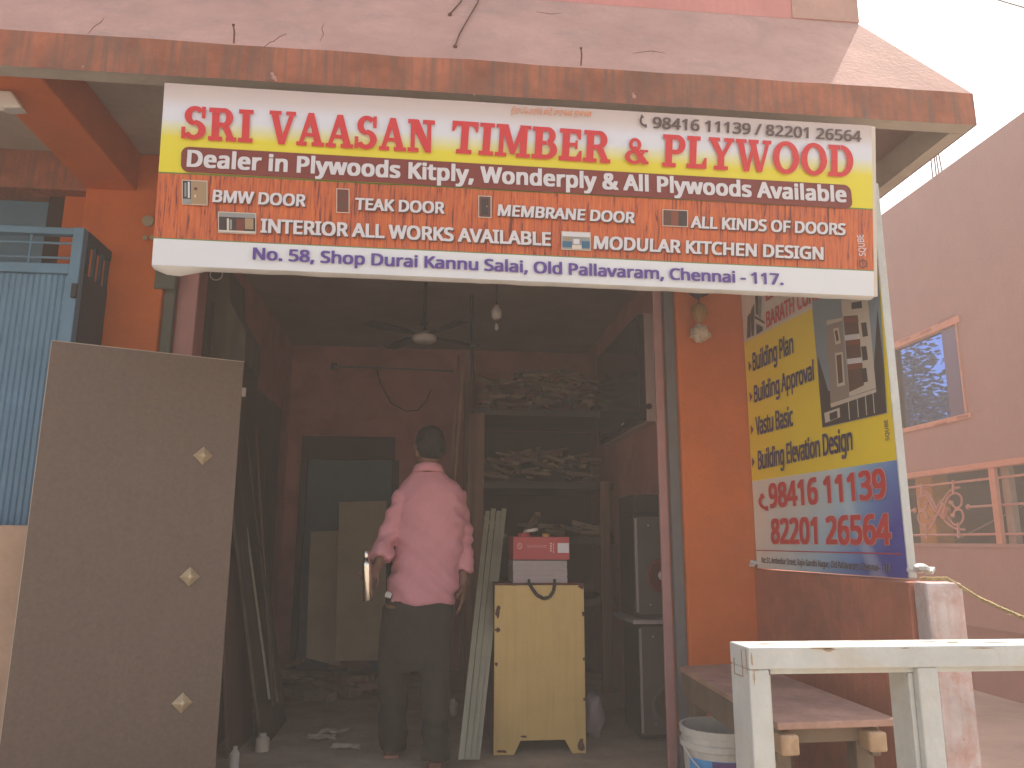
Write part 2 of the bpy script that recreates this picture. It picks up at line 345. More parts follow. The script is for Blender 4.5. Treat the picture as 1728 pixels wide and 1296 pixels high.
# rolled shutter drum with bracket
sh = thing('rolling_shutter', (0, 3.85, CAM.z+1.3), 'rolled up grey green steel shutter drum behind the large shop sign', 'shutter')
g = MB(); g.lathe((-1.36, YS-.12, CAM.z+1.66), [(.11,0),(.115,.01),(.115,2.6),(.11,2.61)], 24, Vector((1,0,0))); g.build('drum', M['guidegreen'], sh, smooth=False)
g = MB(); g.box(-1.47, -1.365, YS-.01, YS-.002, CAM.z+1.28, CAM.z+1.86); g.build('bracket', M['guidegreen'], sh, bevel=.003)
for (px, py, r) in ((251, 374, .030), (246, 402, .013), (258, 402, .013)):
    c = PY(px, py, YS-.012); g = MB(); g.lathe(c+Vector((0,0,0)), [(r*.45,.0),(r,.004),(r,.012),(r*.5,.014)], 14, Vector((0,-1,0))); g.build('bolt', M['beigeboard'], sh)

# ============================================================ LARGE SIGN
Sp0 = Vector((0, 2.80, CAM.z+.98)); Sn = Vector((0, -1, -.06)).normalized()   # face leans a little forward at the top
def S(px, py, lift=0.0): return PP(px, py, Sp0, Sn) + Sn*lift
TL, TR, BR, BL = S(278,140), S(1471,212), S(1475,500), S(256,447)
sign = thing('shop_sign', tuple((BL+BR)/2), 'wide timber and plywood shop sign in red, yellow and wood print hanging under the sunshade', 'sign')
def uvquad(name, m, parent, corners, nu=1, nv=1, wob=0, nrm=None):
    tl, tr, br, bl = corners; o0 = Vector(parent['_w']); vs = []; fs = []; uvs = []
    for j in range(nv+1):
        for i in range(nu+1):
            u, v = i/nu, j/nv
            p = (bl*(1-u)+br*u)*(1-v)+(tl*(1-u)+tr*u)*v
            if wob: p = p + nrm*(wob*(pnoise(Vector((u*9, v*2.5, 1)))+.5*pnoise(Vector((u*22-v*6, v*3, 5)))))
            vs.append(tuple(p-o0)); uvs.append((u, v))
    for j in range(nv):
        for i in range(nu):
            a = j*(nu+1)+i; fs.append((a, a+1, a+nu+2, a+nu+1))
    me = bpy.data.meshes.new(name); me.from_pydata(vs, [], fs); uvl = me.uv_layers.new(name='UVMap')
    for p in me.polygons:
        p.use_smooth = True
        for li in p.loop_indices: uvl.data[li].uv = uvs[me.loops[li].vertex_index]
    me.materials.append(m); o = bpy.data.objects.new(name, me); C.objects.link(o); o.parent = parent; o['_w'] = tuple(o0)
    return o
# printed flex face material
def sign_print():
    m, t, b = principled('printed_flex'); N = t.nodes; L = t.links
    uv = N.new('ShaderNodeUVMap'); sp = N.new('ShaderNodeSeparateXYZ'); L.new(uv.outputs[0], sp.inputs[0])
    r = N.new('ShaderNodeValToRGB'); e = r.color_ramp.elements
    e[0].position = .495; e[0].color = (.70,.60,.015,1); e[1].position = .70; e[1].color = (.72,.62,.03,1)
    for p, c in ((.755,(.68,.66,.36,1)), (.80,(.66,.68,.70,1)), (.86,(.66,.66,.70,1)), (.93,(.58,.50,.46,1)), (1.0,(.50,.40,.36,1))):  # last stops darken to grey mauve towards the top edge
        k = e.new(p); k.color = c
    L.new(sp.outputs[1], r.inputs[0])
    mp = N.new('ShaderNodeMapping'); mp.inputs['Scale'].default_value = (170, 2.6, 1); L.new(uv.outputs[0], mp.inputs[0])
    nz = N.new('ShaderNodeTexNoise'); nz.inputs['Scale'].default_value = 1.6; nz.inputs['Detail'].default_value = 8; nz.inputs['Distortion'].default_value = .7; nz.inputs['Roughness'].default_value = .7
    L.new(mp.outputs[0], nz.inputs['Vector'])
    wr = N.new('ShaderNodeValToRGB'); q = wr.color_ramp.elements
    q[0].position = .39; q[0].color = (.13,.025,.012,1); q[1].position = .70; q[1].color = (.62,.17,.028,1)
    k = q.new(.45); k.color = (.42,.085,.025,1); k = q.new(.57); k.color = (.52,.12,.022,1)
    L.new(nz.outputs[0], wr.inputs[0])
    n2 = N.new('ShaderNodeTexNoise'); n2.inputs['Scale'].default_value = 3.5; L.new(uv.outputs[0], n2.inputs['Vector'])
    hs = N.new('ShaderNodeMixRGB'); hs.blend_type = 'MULTIPLY'; hs.inputs[0].default_value = .5; L.new(wr.outputs[0], hs.inputs[1]); L.new(n2.outputs[0], hs.inputs[2])
    br = N.new('ShaderNodeMixRGB'); br.blend_type = 'ADD'; br.inputs[0].default_value = .35; L.new(hs.outputs[0], br.inputs[1]); L.new(wr.outputs[0], br.inputs[2])
    def step(th, a, bcol):
        g = N.new('ShaderNodeMath'); g.operation = 'GREATER_THAN'; g.inputs[1].default_value = th; L.new(sp.outputs[1], g.inputs[0])
        x = N.new('ShaderNodeMixRGB'); L.new(g.outputs[0], x.inputs[0])
        (L.new(a, x.inputs[1]) if not isinstance(a, tuple) else setattr(x.inputs[1], 'default_value', a))
        (L.new(bcol, x.inputs[2]) if not isinstance(bcol, tuple) else setattr(x.inputs[2], 'default_value', bcol))
        return x.outputs[0]
    c = step(.142, (.68,.70,.71,1), (.12,.2,.05,1))
    c = step(.148, c, br.outputs[0])
    c = step(.497, c, (.12,.2,.03,1))
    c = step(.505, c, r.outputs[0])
    L.new(c, b.inputs['Base Color']); b.inputs['Roughness'].default_value = .38; b.inputs['Specular IOR Level'].default_value = .4
    return m
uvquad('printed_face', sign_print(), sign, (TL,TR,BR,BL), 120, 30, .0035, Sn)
back = -Sn*.035
MB().slab([p - Sn*.008 for p in (TL,TR,BR,BL)], -Sn*.03).build('sign_box', M['white'], sign)
# folded flex edge hanging under the box
g = MB(); N_ = 60; vs = []; fs = []
for i in range(N_+1):
    t = i/N_; p = BL*(1-t)+BR*t; d = .009+.004*pnoise(Vector((t*25,0,3)))+(.022 if t < .06 else 0)*math.sin(min(t,.06)/.06*math.pi)
    vs += [p+Sn*.003, p-Sn*.006+Vector((0,0,-d*.6)), p-Sn*.03+Vector((0,0,-d))]
for i in range(N_):
    a = i*3; fs += [(a,a+3,a+4,a+1),(a+1,a+4,a+5,a+2)]
g.add(vs, fs); g.build('folded_edge', M['white'], sign, smooth=True)
g = MB(); g.bar(S(284,150,-.05), S(289,132,-.05)+Vector((0,0,.2)), .022)
for px, py in ((295,128),(640,140),(1060,165),(1400,190)):
    a = S(px, py+14, -.055); a.y = 2.93
    MB().bar(a, Vector((a.x, a.y, SOF)), .03).build('hanger', M['steelgrey'], sign)
g = MB()
# yellow margin line and frame line at right
def poly_on(name, fn, pts, m, parent, lift): 
    g = MB(); v = [fn(px, py, lift) for px, py in pts]; g.add(v, [tuple(range(len(v)))]); return g.build(name, m, parent)
poly_on('frame_line', S, [(1471,212),(1478,213),(1482,500),(1475,501)], P_cream, sign, -.004)
# maroon pill
def pill(fn, p00, p10, p01, rfrac, n=8):
    a = fn(*p00); u = fn(*p10)-a; v = fn(*p01)-a; ar = u.length/v.length; pts = []
    ry = rfrac; rx = rfrac/ar
    for cx, cy, a0 in ((1-rx, ry, -90), (1-rx, 1-ry, 0), (rx, 1-ry, 90), (rx, ry, 180)):
        for k in range(n+1):
            t = R(a0+90*k/n); pts.append(a+u*(cx+rx*math.cos(t))+v*(cy+ry*math.sin(t)))
    return pts
pp = pill(S, (306,291), (1438,353), (307,248), .3)
MB().add([p+Sn*.006 for p in pp], [tuple(range(len(pp)))]).build('maroon_band', P_brown, sign)

# ---- lettering
import os
SANS = None
try:
    _fp = os.path.join(bpy.utils.system_resource('DATAFILES', path='fonts'), 'NotoSansHebrew-Regular.woff2')   # comes with Blender itself
    if os.path.exists(_fp): SANS = bpy.data.fonts.load(_fp)
except Exception: SANS = None
def text_base(s, space=1.0):
    cu = bpy.data.curves.new('lettering', 'FONT')
    if SANS and ord(s[0]) < 1000: cu.font = SANS
    cu.body = s; cu.size = 1; cu.resolution_u = 3; cu.space_character = space
    o = bpy.data.objects.new('lettering', cu); C.objects.link(o); bpy.context.view_layer.update()
    me = bpy.data.meshes.new_from_object(o.evaluated_get(bpy.context.evaluated_depsgraph_get()))
    vs = [v.co.copy() for v in me.vertices]; fs = [tuple(p.vertices) for p in me.polygons]
    bpy.data.objects.remove(o); bpy.data.curves.remove(cu); bpy.data.meshes.remove(me)
    return vs, fs
def text_mesh(s, off=0.02, space=1.0):
    """bold weight: the thin face thickened by shifted copies, each a hair above the last (z = copy number)"""
    vs, fs = text_base(s, space)
    if off <= 0: return vs, fs
    dirs = [(a, b) for a in (-1, 0, 1) for b in (-1, 0, 1)] + ([(a, b) for a in (-1, 1) for b in (-.5, .5)] + [(b, a) for a in (-1, 1) for b in (-.5, .5)] if off > .04 else [])
    V, F_ = [], []
    for k, (a, b) in enumerate(dirs):
        n = len(V); V += [Vector((v.x+a*off, v.y+b*off*.55, k)) for v in vs]; F_ += [tuple(i+n for i in f) for f in fs]
    return V, F_
_cap = {}
def caph(off):
    if off not in _cap:
        vs, _ = text_mesh('H', off); _cap[off] = (min(v.y for v in vs), max(v.y for v in vs))
    return _cap[off]
def put_text(s, fn, pl, pr, pt, m, parent, lift, off=.02, shadow=None, outline=None, space=1.0, name='lettering'):
    """pl, pr: ends of the baseline; pt: top of a capital at the left end"""
    vs, fs = text_mesh(s, off, space)
    y0, y1 = caph(off); x0 = min(v.x for v in vs); x1 = max(v.x for v in vs)
    def place(vs, lift, dx=0, dy=0):
        a = fn(*pl, lift); u = fn(*pr, lift)-a; v = fn(*pt, lift)-a
        n = u.cross(v).normalized()
        if n.dot(CAM-a) < 0: n = -n
        return [a + u*((p.x-x0)/(x1-x0)+dx) + v*((p.y-y0)/(y1-y0)+dy) + n*(.00004*p.z) for p in vs]
    if shadow: MB().add(place(vs, lift-.0012, shadow[1], shadow[2]), fs).build(name+'_shadow', shadow[0], parent)
    if outline:
        v2, f2 = text_mesh(s, off+outline[1], space); MB().add(place(v2, lift-.0012), f2).build(name+'_outline', outline[0], parent)
    return MB().add(place(vs, lift), fs).build(name, m, parent)
# slab serif capitals from strokes
def G():
    out = {}
    t, sf, e = .21, .13, .075
    def rc(x0,y0,x1,y1): return [(x0,y0),(x1,y0),(x1,y1),(x0,y1)]
    def arc(cx,cy,rx,ry,tx,ty,a0,a1,n=14):
        L_ = []
        for k in range(n):
            a, b = R(a0+(a1-a0)*k/n), R(a0+(a1-a0)*(k+1)/n)
            L_.append([(cx+rx*math.cos(a),cy+ry*math.sin(a)),(cx+rx*math.cos(b),cy+ry*math.sin(b)),(cx+(rx-tx)*math.cos(b),cy+(ry-ty)*math.sin(b)),(cx+(rx-tx)*math.cos(a),cy+(ry-ty)*math.sin(a))])
        return L_
    def stem(x, lo=0, hi=1): return [rc(x,lo,x+t,hi)]
    out['I'] = (.42, [rc(.105,sf,.315,1-sf), rc(0,0,.42,sf), rc(0,1-sf,.42,1)])
    out['T'] = (.74, [rc(.265,sf,.475,1-sf), rc(.15,0,.59,sf), rc(.0,1-.14,.74,1), [(0,.86),(.0,.68),(.06,.68),(.14,.86)], [(.74,.86),(.60,.86),(.68,.68),(.74,.68)]])
    out['L'] = (.62, [rc(.09,sf,.30,1-sf), rc(0,1-sf,.42,1), rc(0,0,.62,.14), [(.62,.14),(.47,.14),(.55,.34),(.62,.34)]])
    out['E'] = (.66, [rc(.09,.14,.30,.86), rc(0,.86,.62,1), rc(0,0,.66,.14), [(.62,.86),(.47,.86),(.55,.68),(.62,.68)], [(.66,.14),(.66,.33),(.59,.33),(.50,.14)], rc(.30,.45,.46,.57), rc(.46,.37,.53,.65)])
    out['P'] = (.70, [rc(.09,sf,.30,.86), rc(0,0,.42,sf), rc(0,.86,.42,1), rc(.30,.40,.42,.52)]+arc(.42,.70,.28,.30,.2,.14,-90,90))
    out['P'][1][3] = rc(.30,.40,.42,.54)
    out['R'] = (.80, [rc(.09,sf,.30,.86), rc(0,0,.40,sf), rc(0,.86,.42,1), rc(.30,.42,.42,.56), [(.38,.42),(.58,.46),(.72,sf),(.52,sf)], rc(.50,0,.80,sf)]+arc(.42,.71,.27,.29,.2,.14,-90,90))
    out['B'] = (.74, [rc(.09,.14,.30,.86), rc(0,.86,.42,1), rc(0,0,.42,.14), rc(.30,.45,.42,.57)]+arc(.42,.73,.25,.27,.19,.13,-78,90)+arc(.42,.29,.31,.29,.21,.14,-90,82))
    out['D'] = (.80, [rc(.09,.14,.30,.86), rc(0,.86,.38,1), rc(0,0,.38,.14)]+arc(.38,.5,.42,.5,.21,.14,-90,90,20))
    out['O'] = (.84, arc(.42,.5,.42,.52,.21,.14,0,360,32))
    out['V'] = (.80, [[(.06,.88),(.28,.88),(.49,0),(.31,0)], [(.60,.88),(.74,.88),(.49,0),(.40,.22)], rc(0,.88,.36,1), rc(.50,.88,.80,1)])
    out['A'] = (.84, [[(.08,.12),(.21,.12),(.50,1),(.33,1)], [(.50,1),(.76,.12),(.54,.12),(.385,.72)], rc(0,0,.32,.12), rc(.46,0,.84,.12), rc(.24,.28,.60,.39)])
    out['N'] = (.84, [rc(.09,sf,.22,.87), rc(.60,.12,.73,.88), [(.09,.87),(.33,1),(.73,.12),(.56,0)], rc(0,.87,.30,1), rc(.46,.87,.84,1), rc(0,0,.34,sf), rc(.58,0,.73,.14)])
    out['M'] = (1.0, [rc(.10,.12,.23,.88), rc(.70,.12,.90,.88), [(.12,1),(.34,1),(.55,.30),(.44,.08)], [(.44,.08),(.55,.08),(.86,1),(.70,1)], rc(0,.88,.33,1), rc(.68,.88,1.0,1), rc(0,0,.33,.12), rc(.60,0,1.0,.12)])
    out['W'] = (1.12, [[(.06,.88),(.26,.88),(.43,0),(.27,0)], [(.43,0),(.34,.12),(.52,.88),(.62,.88)], [(.44,.88),(.64,.88),(.84,0),(.68,0)], [(.94,.88),(1.05,.88),(.84,0),(.76,.14)], rc(0,.88,.34,1), rc(.40,.88,.72,1), rc(.84,.88,1.12,1)])
    out['Y'] = (.80, [[(.06,.88),(.28,.88),(.50,.44),(.30,.44)], [(.60,.88),(.74,.88),(.50,.42),(.40,.50)], rc(.30,.12,.50,.46), rc(0,.88,.36,1), rc(.48,.88,.80,1), rc(.18,0,.62,.12)])
    out['S'] = (.70, arc(.36,.72,.30,.30,.20,.14,35,262)+arc(.34,.29,.34,.30,.21,.14,-155,85)+[[(.17,.52),(.36,.56),(.52,.46),(.34,.43)], rc(.55,.64,.66,1.0), rc(.0,-.0,.11,.36)])
    out['&'] = (.84, arc(.36,.76,.22,.26,.13,.12,0,360,18)+arc(.32,.26,.32,.28,.18,.13,60,330,18)+[[(.20,.64),(.38,.68),(.80,.12),(.56,.04)], [(.60,.30),(.72,.50),(.62,.54),(.48,.16)], rc(.52,.47,.82,.56), rc(.60,.0,.84,.12)])
    return out
GL = G()
def put_slab(word, fn, pl, pr, pt, m, parent, lift, gap=.05):
    W_ = sum(GL[c][0] for c in word)+gap*(len(word)-1); a = fn(*pl, lift); u = (fn(*pr, lift)-a)/W_; v = fn(*pt, lift)-a; x = 0
    nrm = u.cross(v).normalized()
    if nrm.y > 0: nrm = -nrm
    g = MB()
    for c in word:
        wd, pcs = GL[c]
        for k, pc in enumerate(pcs):
            g.add([a+u*(x+p[0])+v*p[1]+nrm*(.00012*k) for p in pc], [tuple(range(len(pc)))])
        x += wd+gap
    return g.build('lettering', m, parent)
for wd, pl, pr, pt in (('SRI', (307,236), (427,242.5), (310,180.5)), ('VAASAN', (453,244), (733,260), (456,188)), ('TIMBER', (760,259.5), (1029,277.5), (764,205)),
                       ('&', (1053,277), (1093,280), (1054,234)), ('PLYWOOD', (1116,282.5), (1438,301), (1118,228))):
    put_slab(wd, S, pl, pr, pt, P_red, sign, .0085, .045)
put_text('Dealer in Plywoods Kitply, Wonderply & All Plywoods Available', S, (316,283), (1427,343), (318,254.5), P_white, sign, .0095, .038, space=1.04)
put_text('98416 11139 / 82201 26564', S, (1100,217.5), (1452,241), (1101,198.5), P_dk, sign, .008, .026)
shd = (P_sh, .006, -.09)
for tx, pl, pr, pt in (('BMW DOOR', (359,342), (516,350), (361,321.5)), ('TEAK DOOR', (599,355), (750,362), (600,335)), ('MEMBRANE DOOR', (839,365), (1070,378), (841,346)),
                       ('ALL KINDS OF DOORS', (1164,385.5), (1425,398), (1165,365.5)), ('INTERIOR ALL WORKS AVAILABLE', (440,393.5), (929,416), (441,370)), ('MODULAR KITCHEN DESIGN', (1001,421), (1388,439.5), (1002,399))):
    put_text(tx, S, pl, pr, pt, P_white, sign, .008, .034, shadow=(P_sh, .9/(pr[0]-pl[0])*2.2, -.1))
put_text('No. 58, Shop Durai Kannu Salai, Old Pallavaram, Chennai - 117.', S, (427,439), (1321,482), (428,418.5), P_violet, sign, .008, .03)
put_text('திருப்ேபாரூர் ஸ்ரீ முருகன் துைண', S, (862,192), (998,198), (862.5,184), P_or, sign, .008, .01)
put_text('SQUBE', S, (1459,433), (1455,397), (1448,433), P_white, sign, .008, .01)
# phone handset mark
def handset(fn, c, r, m, parent, lift, k=1.0):
    pts = []
    for a in range(0, 9): t = R(120+a*20); pts.append((c[0]+r*math.cos(t)*1.0, c[1]-r*math.sin(t)))
    g = MB(); v = [fn(px, py, lift) for px, py in pts]; hw = (fn(c[0]+r, c[1], lift)-fn(c[0], c[1], lift)).length
    quads = []
    for i in range(8):
        wI = .2*r if 1 <= i <= 6 else .34*r
        (x0,y0),(x1,y1) = pts[i], pts[i+1]; n0 = ((x0-c[0])/r, (y0-c[1])/r); n1 = ((x1-c[0])/r, (y1-c[1])/r)
        g.add([fn(x0+n0[0]*wI, y0+n0[1]*wI, lift+.0001*i), fn(x1+n1[0]*wI, y1+n1[1]*wI, lift+.0001*i), fn(x1-n1[0]*wI, y1-n1[1]*wI, lift+.0001*i), fn(x0-n0[0]*wI, y0-n0[1]*wI, lift+.0001*i)], [(0,1,2,3)])
    g.build('handset_mark', m, parent)
handset(S, (1089,205), 9, P_dk, sign, .008)
# hexagon mark
g = MB(); hx = [(1455+8*math.sin(R(60*k)), 446-8*math.cos(R(60*k))) for k in range(6)]; hi = [(1455+5.5*math.sin(R(60*k)), 446-5.5*math.cos(R(60*k))) for k in range(6)]
for k in range(6):
    j = (k+1)%6; g.add([S(*hx[k],.008), S(*hx[j],.008), S(*hi[j],.008), S(*hi[k],.008)], [(0,1,2,3)])
g.build('hexagon_mark', P_dk, sign)
# little pictures with pale borders
def picture(fn, x0, y0, x1, y1, sl, parts, parent, border=P_cream, base=P_img2, lift=.007):
    def q(a, b, c, d, l): return [(a, b+sl*(a-x0)), (c, b+sl*(c-x0)), (c, d+sl*(c-x0)), (a, d+sl*(a-x0))]
    poly_on('picture_border', fn, q(x0,y0,x1,y1,0), border, parent, lift)
    pic = poly_on('picture', fn, q(x0+1.4,y0+1.4,x1-1.4,y1-1.4,0), base, parent, lift+.001)
    for i, (m, a, b, c, d) in enumerate(parts):
        W_, H_ = x1-x0-2.8, y1-y0-2.8
        poly_on('picture_patch', fn, q(x0+1.4+a*W_, y0+1.4+b*H_, x0+1.4+c*W_, y0+1.4+d*H_, 0), m, parent, lift+.0015+.0003*i)
picture(S, 308,304.5,351,346, .045, [(P_img1,.35,0,1,1),(P_img4,.08,.1,.16,.7),(P_white,.22,.05,.3,.75),(P_img6,.48,.28,.62,.4),(P_cream,.5,.6,.56,.72),(P_img4,0,.8,.35,1)], sign)
picture(S, 568,319,590,360, .045, [(P_img6,.2,.12,.8,.4),(P_img6,.2,.5,.8,.9)], sign, base=P_img3)
picture(S, 807,331,829,368, .045, [(P_img2,.2,.1,.8,.9),(P_img1,.62,.45,.72,.52)], sign, base=P_img6)
picture(S, 1117,354,1160,382.5, .045, [(P_img6,.05,.0,.3,1),(P_bk,.32,.0,.62,1),(P_img2,.66,.05,.96,1)], sign, base=P_sh)
picture(S, 369,358,433,394, .045, [(P_img4,0,0,1,.22),(P_img2,.05,.25,.2,.9),(P_cream,.22,.3,.28,.9),(P_img4,.3,.35,.36,.85),(P_img3,.48,.3,.7,1),(P_img1,.72,.25,.95,.8),(P_cream,0,.9,1,1)], sign, base=P_img2)
picture(S, 947,391,996,422, .045, [(P_white,.0,.0,1,.25),(P_img1,.1,.3,.3,.5),(P_img5,0,.55,.35,.9),(P_img5,.7,.5,1,.9),(P_white,.4,.4,.62,.7),(P_cream,.35,.75,.7,1)], sign, base=P_img4)

# ============================================================ SIDE POSTER on the low wall
Xa, Ya, Xb, Yb = 1.70, 3.99, 1.815, 2.86
Pn = Vector((Yb-Ya, -(Xb-Xa), 0)).normalized()
if Pn.x > 0: Pn = -Pn
Pp0 = Vector((Xa, Ya, 1.5))
def T(px, py, lift=0.0): return PP(px, py, Pp0, Pn) + Pn*lift
zb = CAM.z-.134; zt = CAM.z+1.50
far_b = Vector((Xa, Ya, zb)); near_b = Vector((Xb, Yb, zb)); far_t = Vector((Xa, Ya, zt)); near_t = Vector((Xb, Yb, zt))
post = thing('side_poster', (Xb, Yb, zb), 'tall yellow and blue building services board standing on the low wall at right', 'sign')
MB().slab([far_b-Pn*.004, near_b-Pn*.004, near_t-Pn*.004, far_t-Pn*.004], -Pn*.038).build('board', M['whitepaint'], post, bevel=.004)
def poster_print():
    m, t, b = principled('printed_poster'); N = t.nodes; L = t.links
    uv = N.new('ShaderNodeUVMap'); sp = N.new('ShaderNodeSeparateXYZ'); L.new(uv.outputs[0], sp.inputs[0])
    # lower area: pale grey to blue diagonal
    ad = N.new('ShaderNodeMath'); ad.operation = 'MULTIPLY_ADD'; ad.inputs[1].default_value = -1.1; L.new(sp.outputs[1], ad.inputs[0]); L.new(sp.outputs[0], ad.inputs[2])
    vo = N.new('ShaderNodeTexVoronoi'); vo.inputs['Scale'].default_value = 5; L.new(uv.outputs[0], vo.inputs['Vector'])
    a2 = N.new('ShaderNodeMath'); a2.operation = 'MULTIPLY_ADD'; a2.inputs[1].default_value = .12; L.new(vo.outputs['Distance'], a2.inputs[0]); L.new(ad.outputs[0], a2.inputs[2])
    r = N.new('ShaderNodeValToRGB'); e = r.color_ramp.elements
    e[0].position = .0; e[0].color = (.80,.74,.64,1); e[1].position = .95; e[1].color = (.06,.06,.36,1)
    for p, c in ((.30,(.60,.66,.66,1)), (.55,(.36,.55,.70,1)), (.75,(.15,.27,.58,1))): k = e.new(p); k.color = c
    L.new(a2.outputs[0], r.inputs[0])
    wv = N.new('ShaderNodeTexWave'); wv.inputs['Scale'].default_value = 1.1; wv.inputs['Distortion'].default_value = 2.5; wv.bands_direction = 'DIAGONAL'
    L.new(uv.outputs[0], wv.inputs['Vector'])
    wr = N.new('ShaderNodeValToRGB'); wr.color_ramp.elements[0].position = .93; wr.color_ramp.elements[1].position = 1.0; wr.color_ramp.elements[1].color = (.35,.35,.35,1)
    L.new(wv.outputs[0], wr.inputs[0])
    mx = N.new('ShaderNodeMixRGB'); mx.inputs[2].default_value = (.7,.75,.78,1); L.new(wr.outputs[0], mx.inputs[0]); L.new(r.outputs[0], mx.inputs[1])
    def step(val, th, a, bb):
        g = N.new('ShaderNodeMath'); g.operation = 'GREATER_THAN'; g.inputs[1].default_value = th; L.new(val, g.inputs[0])
        x = N.new('ShaderNodeMixRGB'); L.new(g.outputs[0], x.inputs[0])
        (L.new(a, x.inputs[1]) if not isinstance(a, tuple) else setattr(x.inputs[1], 'default_value', a))
        (L.new(bb, x.inputs[2]) if not isinstance(bb, tuple) else setattr(x.inputs[2], 'default_value', bb))
        return x.outputs[0]
    c = step(sp.outputs[1], VB, mx.outputs[0], (.92,.68,.004,1))
    c = step(sp.outputs[1], VH, c, (.78,.69,.58,1))
    L.new(c, b.inputs['Base Color']); b.inputs['Roughness'].default_value = .5
    return m
H_ = zt-zb
VB = (T(1276,811).z-zb)/H_; VH = (T(1264,574).z-zb)/H_
print('poster fractions', VB, VH, (T(1508,774).z-zb)/H_, (T(1373,521).z-zb)/H_)
fo = uvquad('printed_face', poster_print(), post, (far_t, near_t, near_b, far_b), 40, 40, .003, Pn)
tt = [(1294.6,554.5), (1385,503), (1294,528)]
LF = .006
put_text('BARATH CONS', T, (1295,554), (1386,503), (1294,527), P_red, post, LF, .035)
put_text('BA', T, (1294,509), (1317,495), (1293.5,485), P_red, post, LF, .035)
for tx, pl, pr, pt in (('Building Plan', (1272,627), (1341,595.5), (1271,596)), ('Building Approval', (1274.5,680), (1376,641), (1273.5,651)),
                       ('Vastu Basic', (1277,735), (1340.5,718.5), (1276,704)), ('Building Elevation Design', (1281,793), (1441,759), (1280,761))):
    put_text(tx, T, pl, pr, pt, P_navy, post, LF, .03, space=.95)
for y in (618.5, 670, 725.5, 780):
    x = 1264.5+(y-618)*.035
    poly_on('arrow_mark', T, [(x,y-9),(x+5,y-1),(x+1,y+9)], P_brown, post, LF)
put_text('98416 11139', T, (1300,857), (1499,841), (1298,817), P_red, post, LF, .036, outline=(P_out, .018))
put_text('82201 26564', T, (1303,917.5), (1507,919.5), (1302,876), P_red, post, LF, .036, outline=(P_out, .018))
handset(T, (1296,846), 12, P_red, post, LF)
poly_on('red_line', T, [(1278,928),(1524,933.5),(1524,936),(1278,929.4)], P_line, post, LF)
put_text('No: 51, Ambedkar Street, Rajiv Gandhi Nagar, Old Pallavaram, Chennai - 117.', T, (1287,949.5), (1506,965), (1287,940), P_navy, post, LF, .018, outline=(P_cream, .014))
put_text('SQUBE', T, (1503,743), (1500,708), (1497,744), P_navy, post, LF, .01)
# logo marks of upright blocks
for pts, m in (([(1262,572),(1268,568),(1268,527),(1263,534)], P_img2), ([(1270,568),(1274,566),(1274,512),(1269,524)], P_img2), ([(1276,500),(1281,492),(1281,532),(1277,530)], P_img2), ([(1281,492),(1285,494),(1285,538),(1281,533)], P_img4),
               ([(1275,537),(1292,547),(1292,543),(1275,533)], P_img2), ([(1278,565),(1278,546),(1289,552),(1289,558)], P_img2)):
    poly_on('logo_mark', T, pts, m, post, LF)
# printed picture of an apartment block
def TQ(name, pts, m, k): poly_on(name, T, pts, m, post, LF+.0006*k)
TQ('picture', [(1373,524),(1390,722),(1499,697),(1482,430),(1372,500)], P_sky, 0)
TQ('picture_patch', [(1382,600),(1384,650),(1390,721),(1498,696.5),(1494,620),(1483,520),(1476,640),(1400,660)], P_img2, 1)
TQ('picture_patch', [(1397,552),(1421,541),(1436,670),(1404,680)], P_bldg2, 2)
TQ('picture_patch', [(1398,541),(1424,536),(1424,541),(1397,549)], P_bldg, 3)
TQ('picture_patch', [(1422,507),(1467,502),(1481,655),(1436,670)], P_bldg, 3)
TQ('picture_patch', [(1426,534),(1450,532),(1461,650),(1436,662)], P_img6, 4)
for y, m in ((535, P_bk), (564, P_white), (573, P_bk), (604, P_white), (613, P_bk)):
    TQ('picture_patch', [(1426+(y-535)*.09,y+2),(1451+(y-535)*.09,y-1),(1452+(y-535)*.09,y+8),(1427+(y-535)*.09,y+11)], m, 5)
TQ('picture_patch', [(1440,511),(1457,508),(1458,520),(1440,522)], P_img2, 5)
for (a,b,c,d) in ((1409,1419,553,582), (1412,1426,594,653)):
    TQ('picture_patch', [(a,c+2),(b-1,c),(b+3,d-3),(a+4,d)], P_cream, 5); TQ('picture_patch', [(a+2.5,c+6),(b-3,c+4),(b,d-8),(a+6,d-5)], P_img6, 6)
for y in (545, 585, 622): TQ('picture_patch', [(1456,y),(1465,y-1),(1468,y+22),(1459,y+24)], P_img2, 5)
TQ('picture_patch', [(1404,681),(1482,656),(1482,662),(1406,688)], P_bldg, 6)
TQ('picture_patch', [(1394,697),(1420,688),(1421,704),(1396,714)], P_cream, 6)
TQ('picture_patch', [(1403,698),(1416,693),(1417,705),(1404,710)], P_img2, 7)
for x in (1434, 1449, 1463, 1476): TQ('picture_patch', [(x,672-(x-1434)*.25),(x+1.3,672-(x-1434)*.25),(x+4,708-(x-1434)*.25),(x+2.6,708-(x-1434)*.25)], P_cream, 7)
# torn flex lumps at the feet of the board
for px, py, nm in ((1270,955,'far'), (1546,968,'near')):
    c = T(px, py, .0); g = MB()
    for k in range(6):
        q = c+Vector((random.uniform(-.02,.03), random.uniform(-.05,.03), random.uniform(0,.03))); g.obox(q, (.03,.04,.015), Matrix.Rotation(random.uniform(0,3),3,'Z')@Matrix.Rotation(random.uniform(-.6,.6),3,'X'))
    g.build('torn_edge', M['whitepaint'], post, bevel=.003)

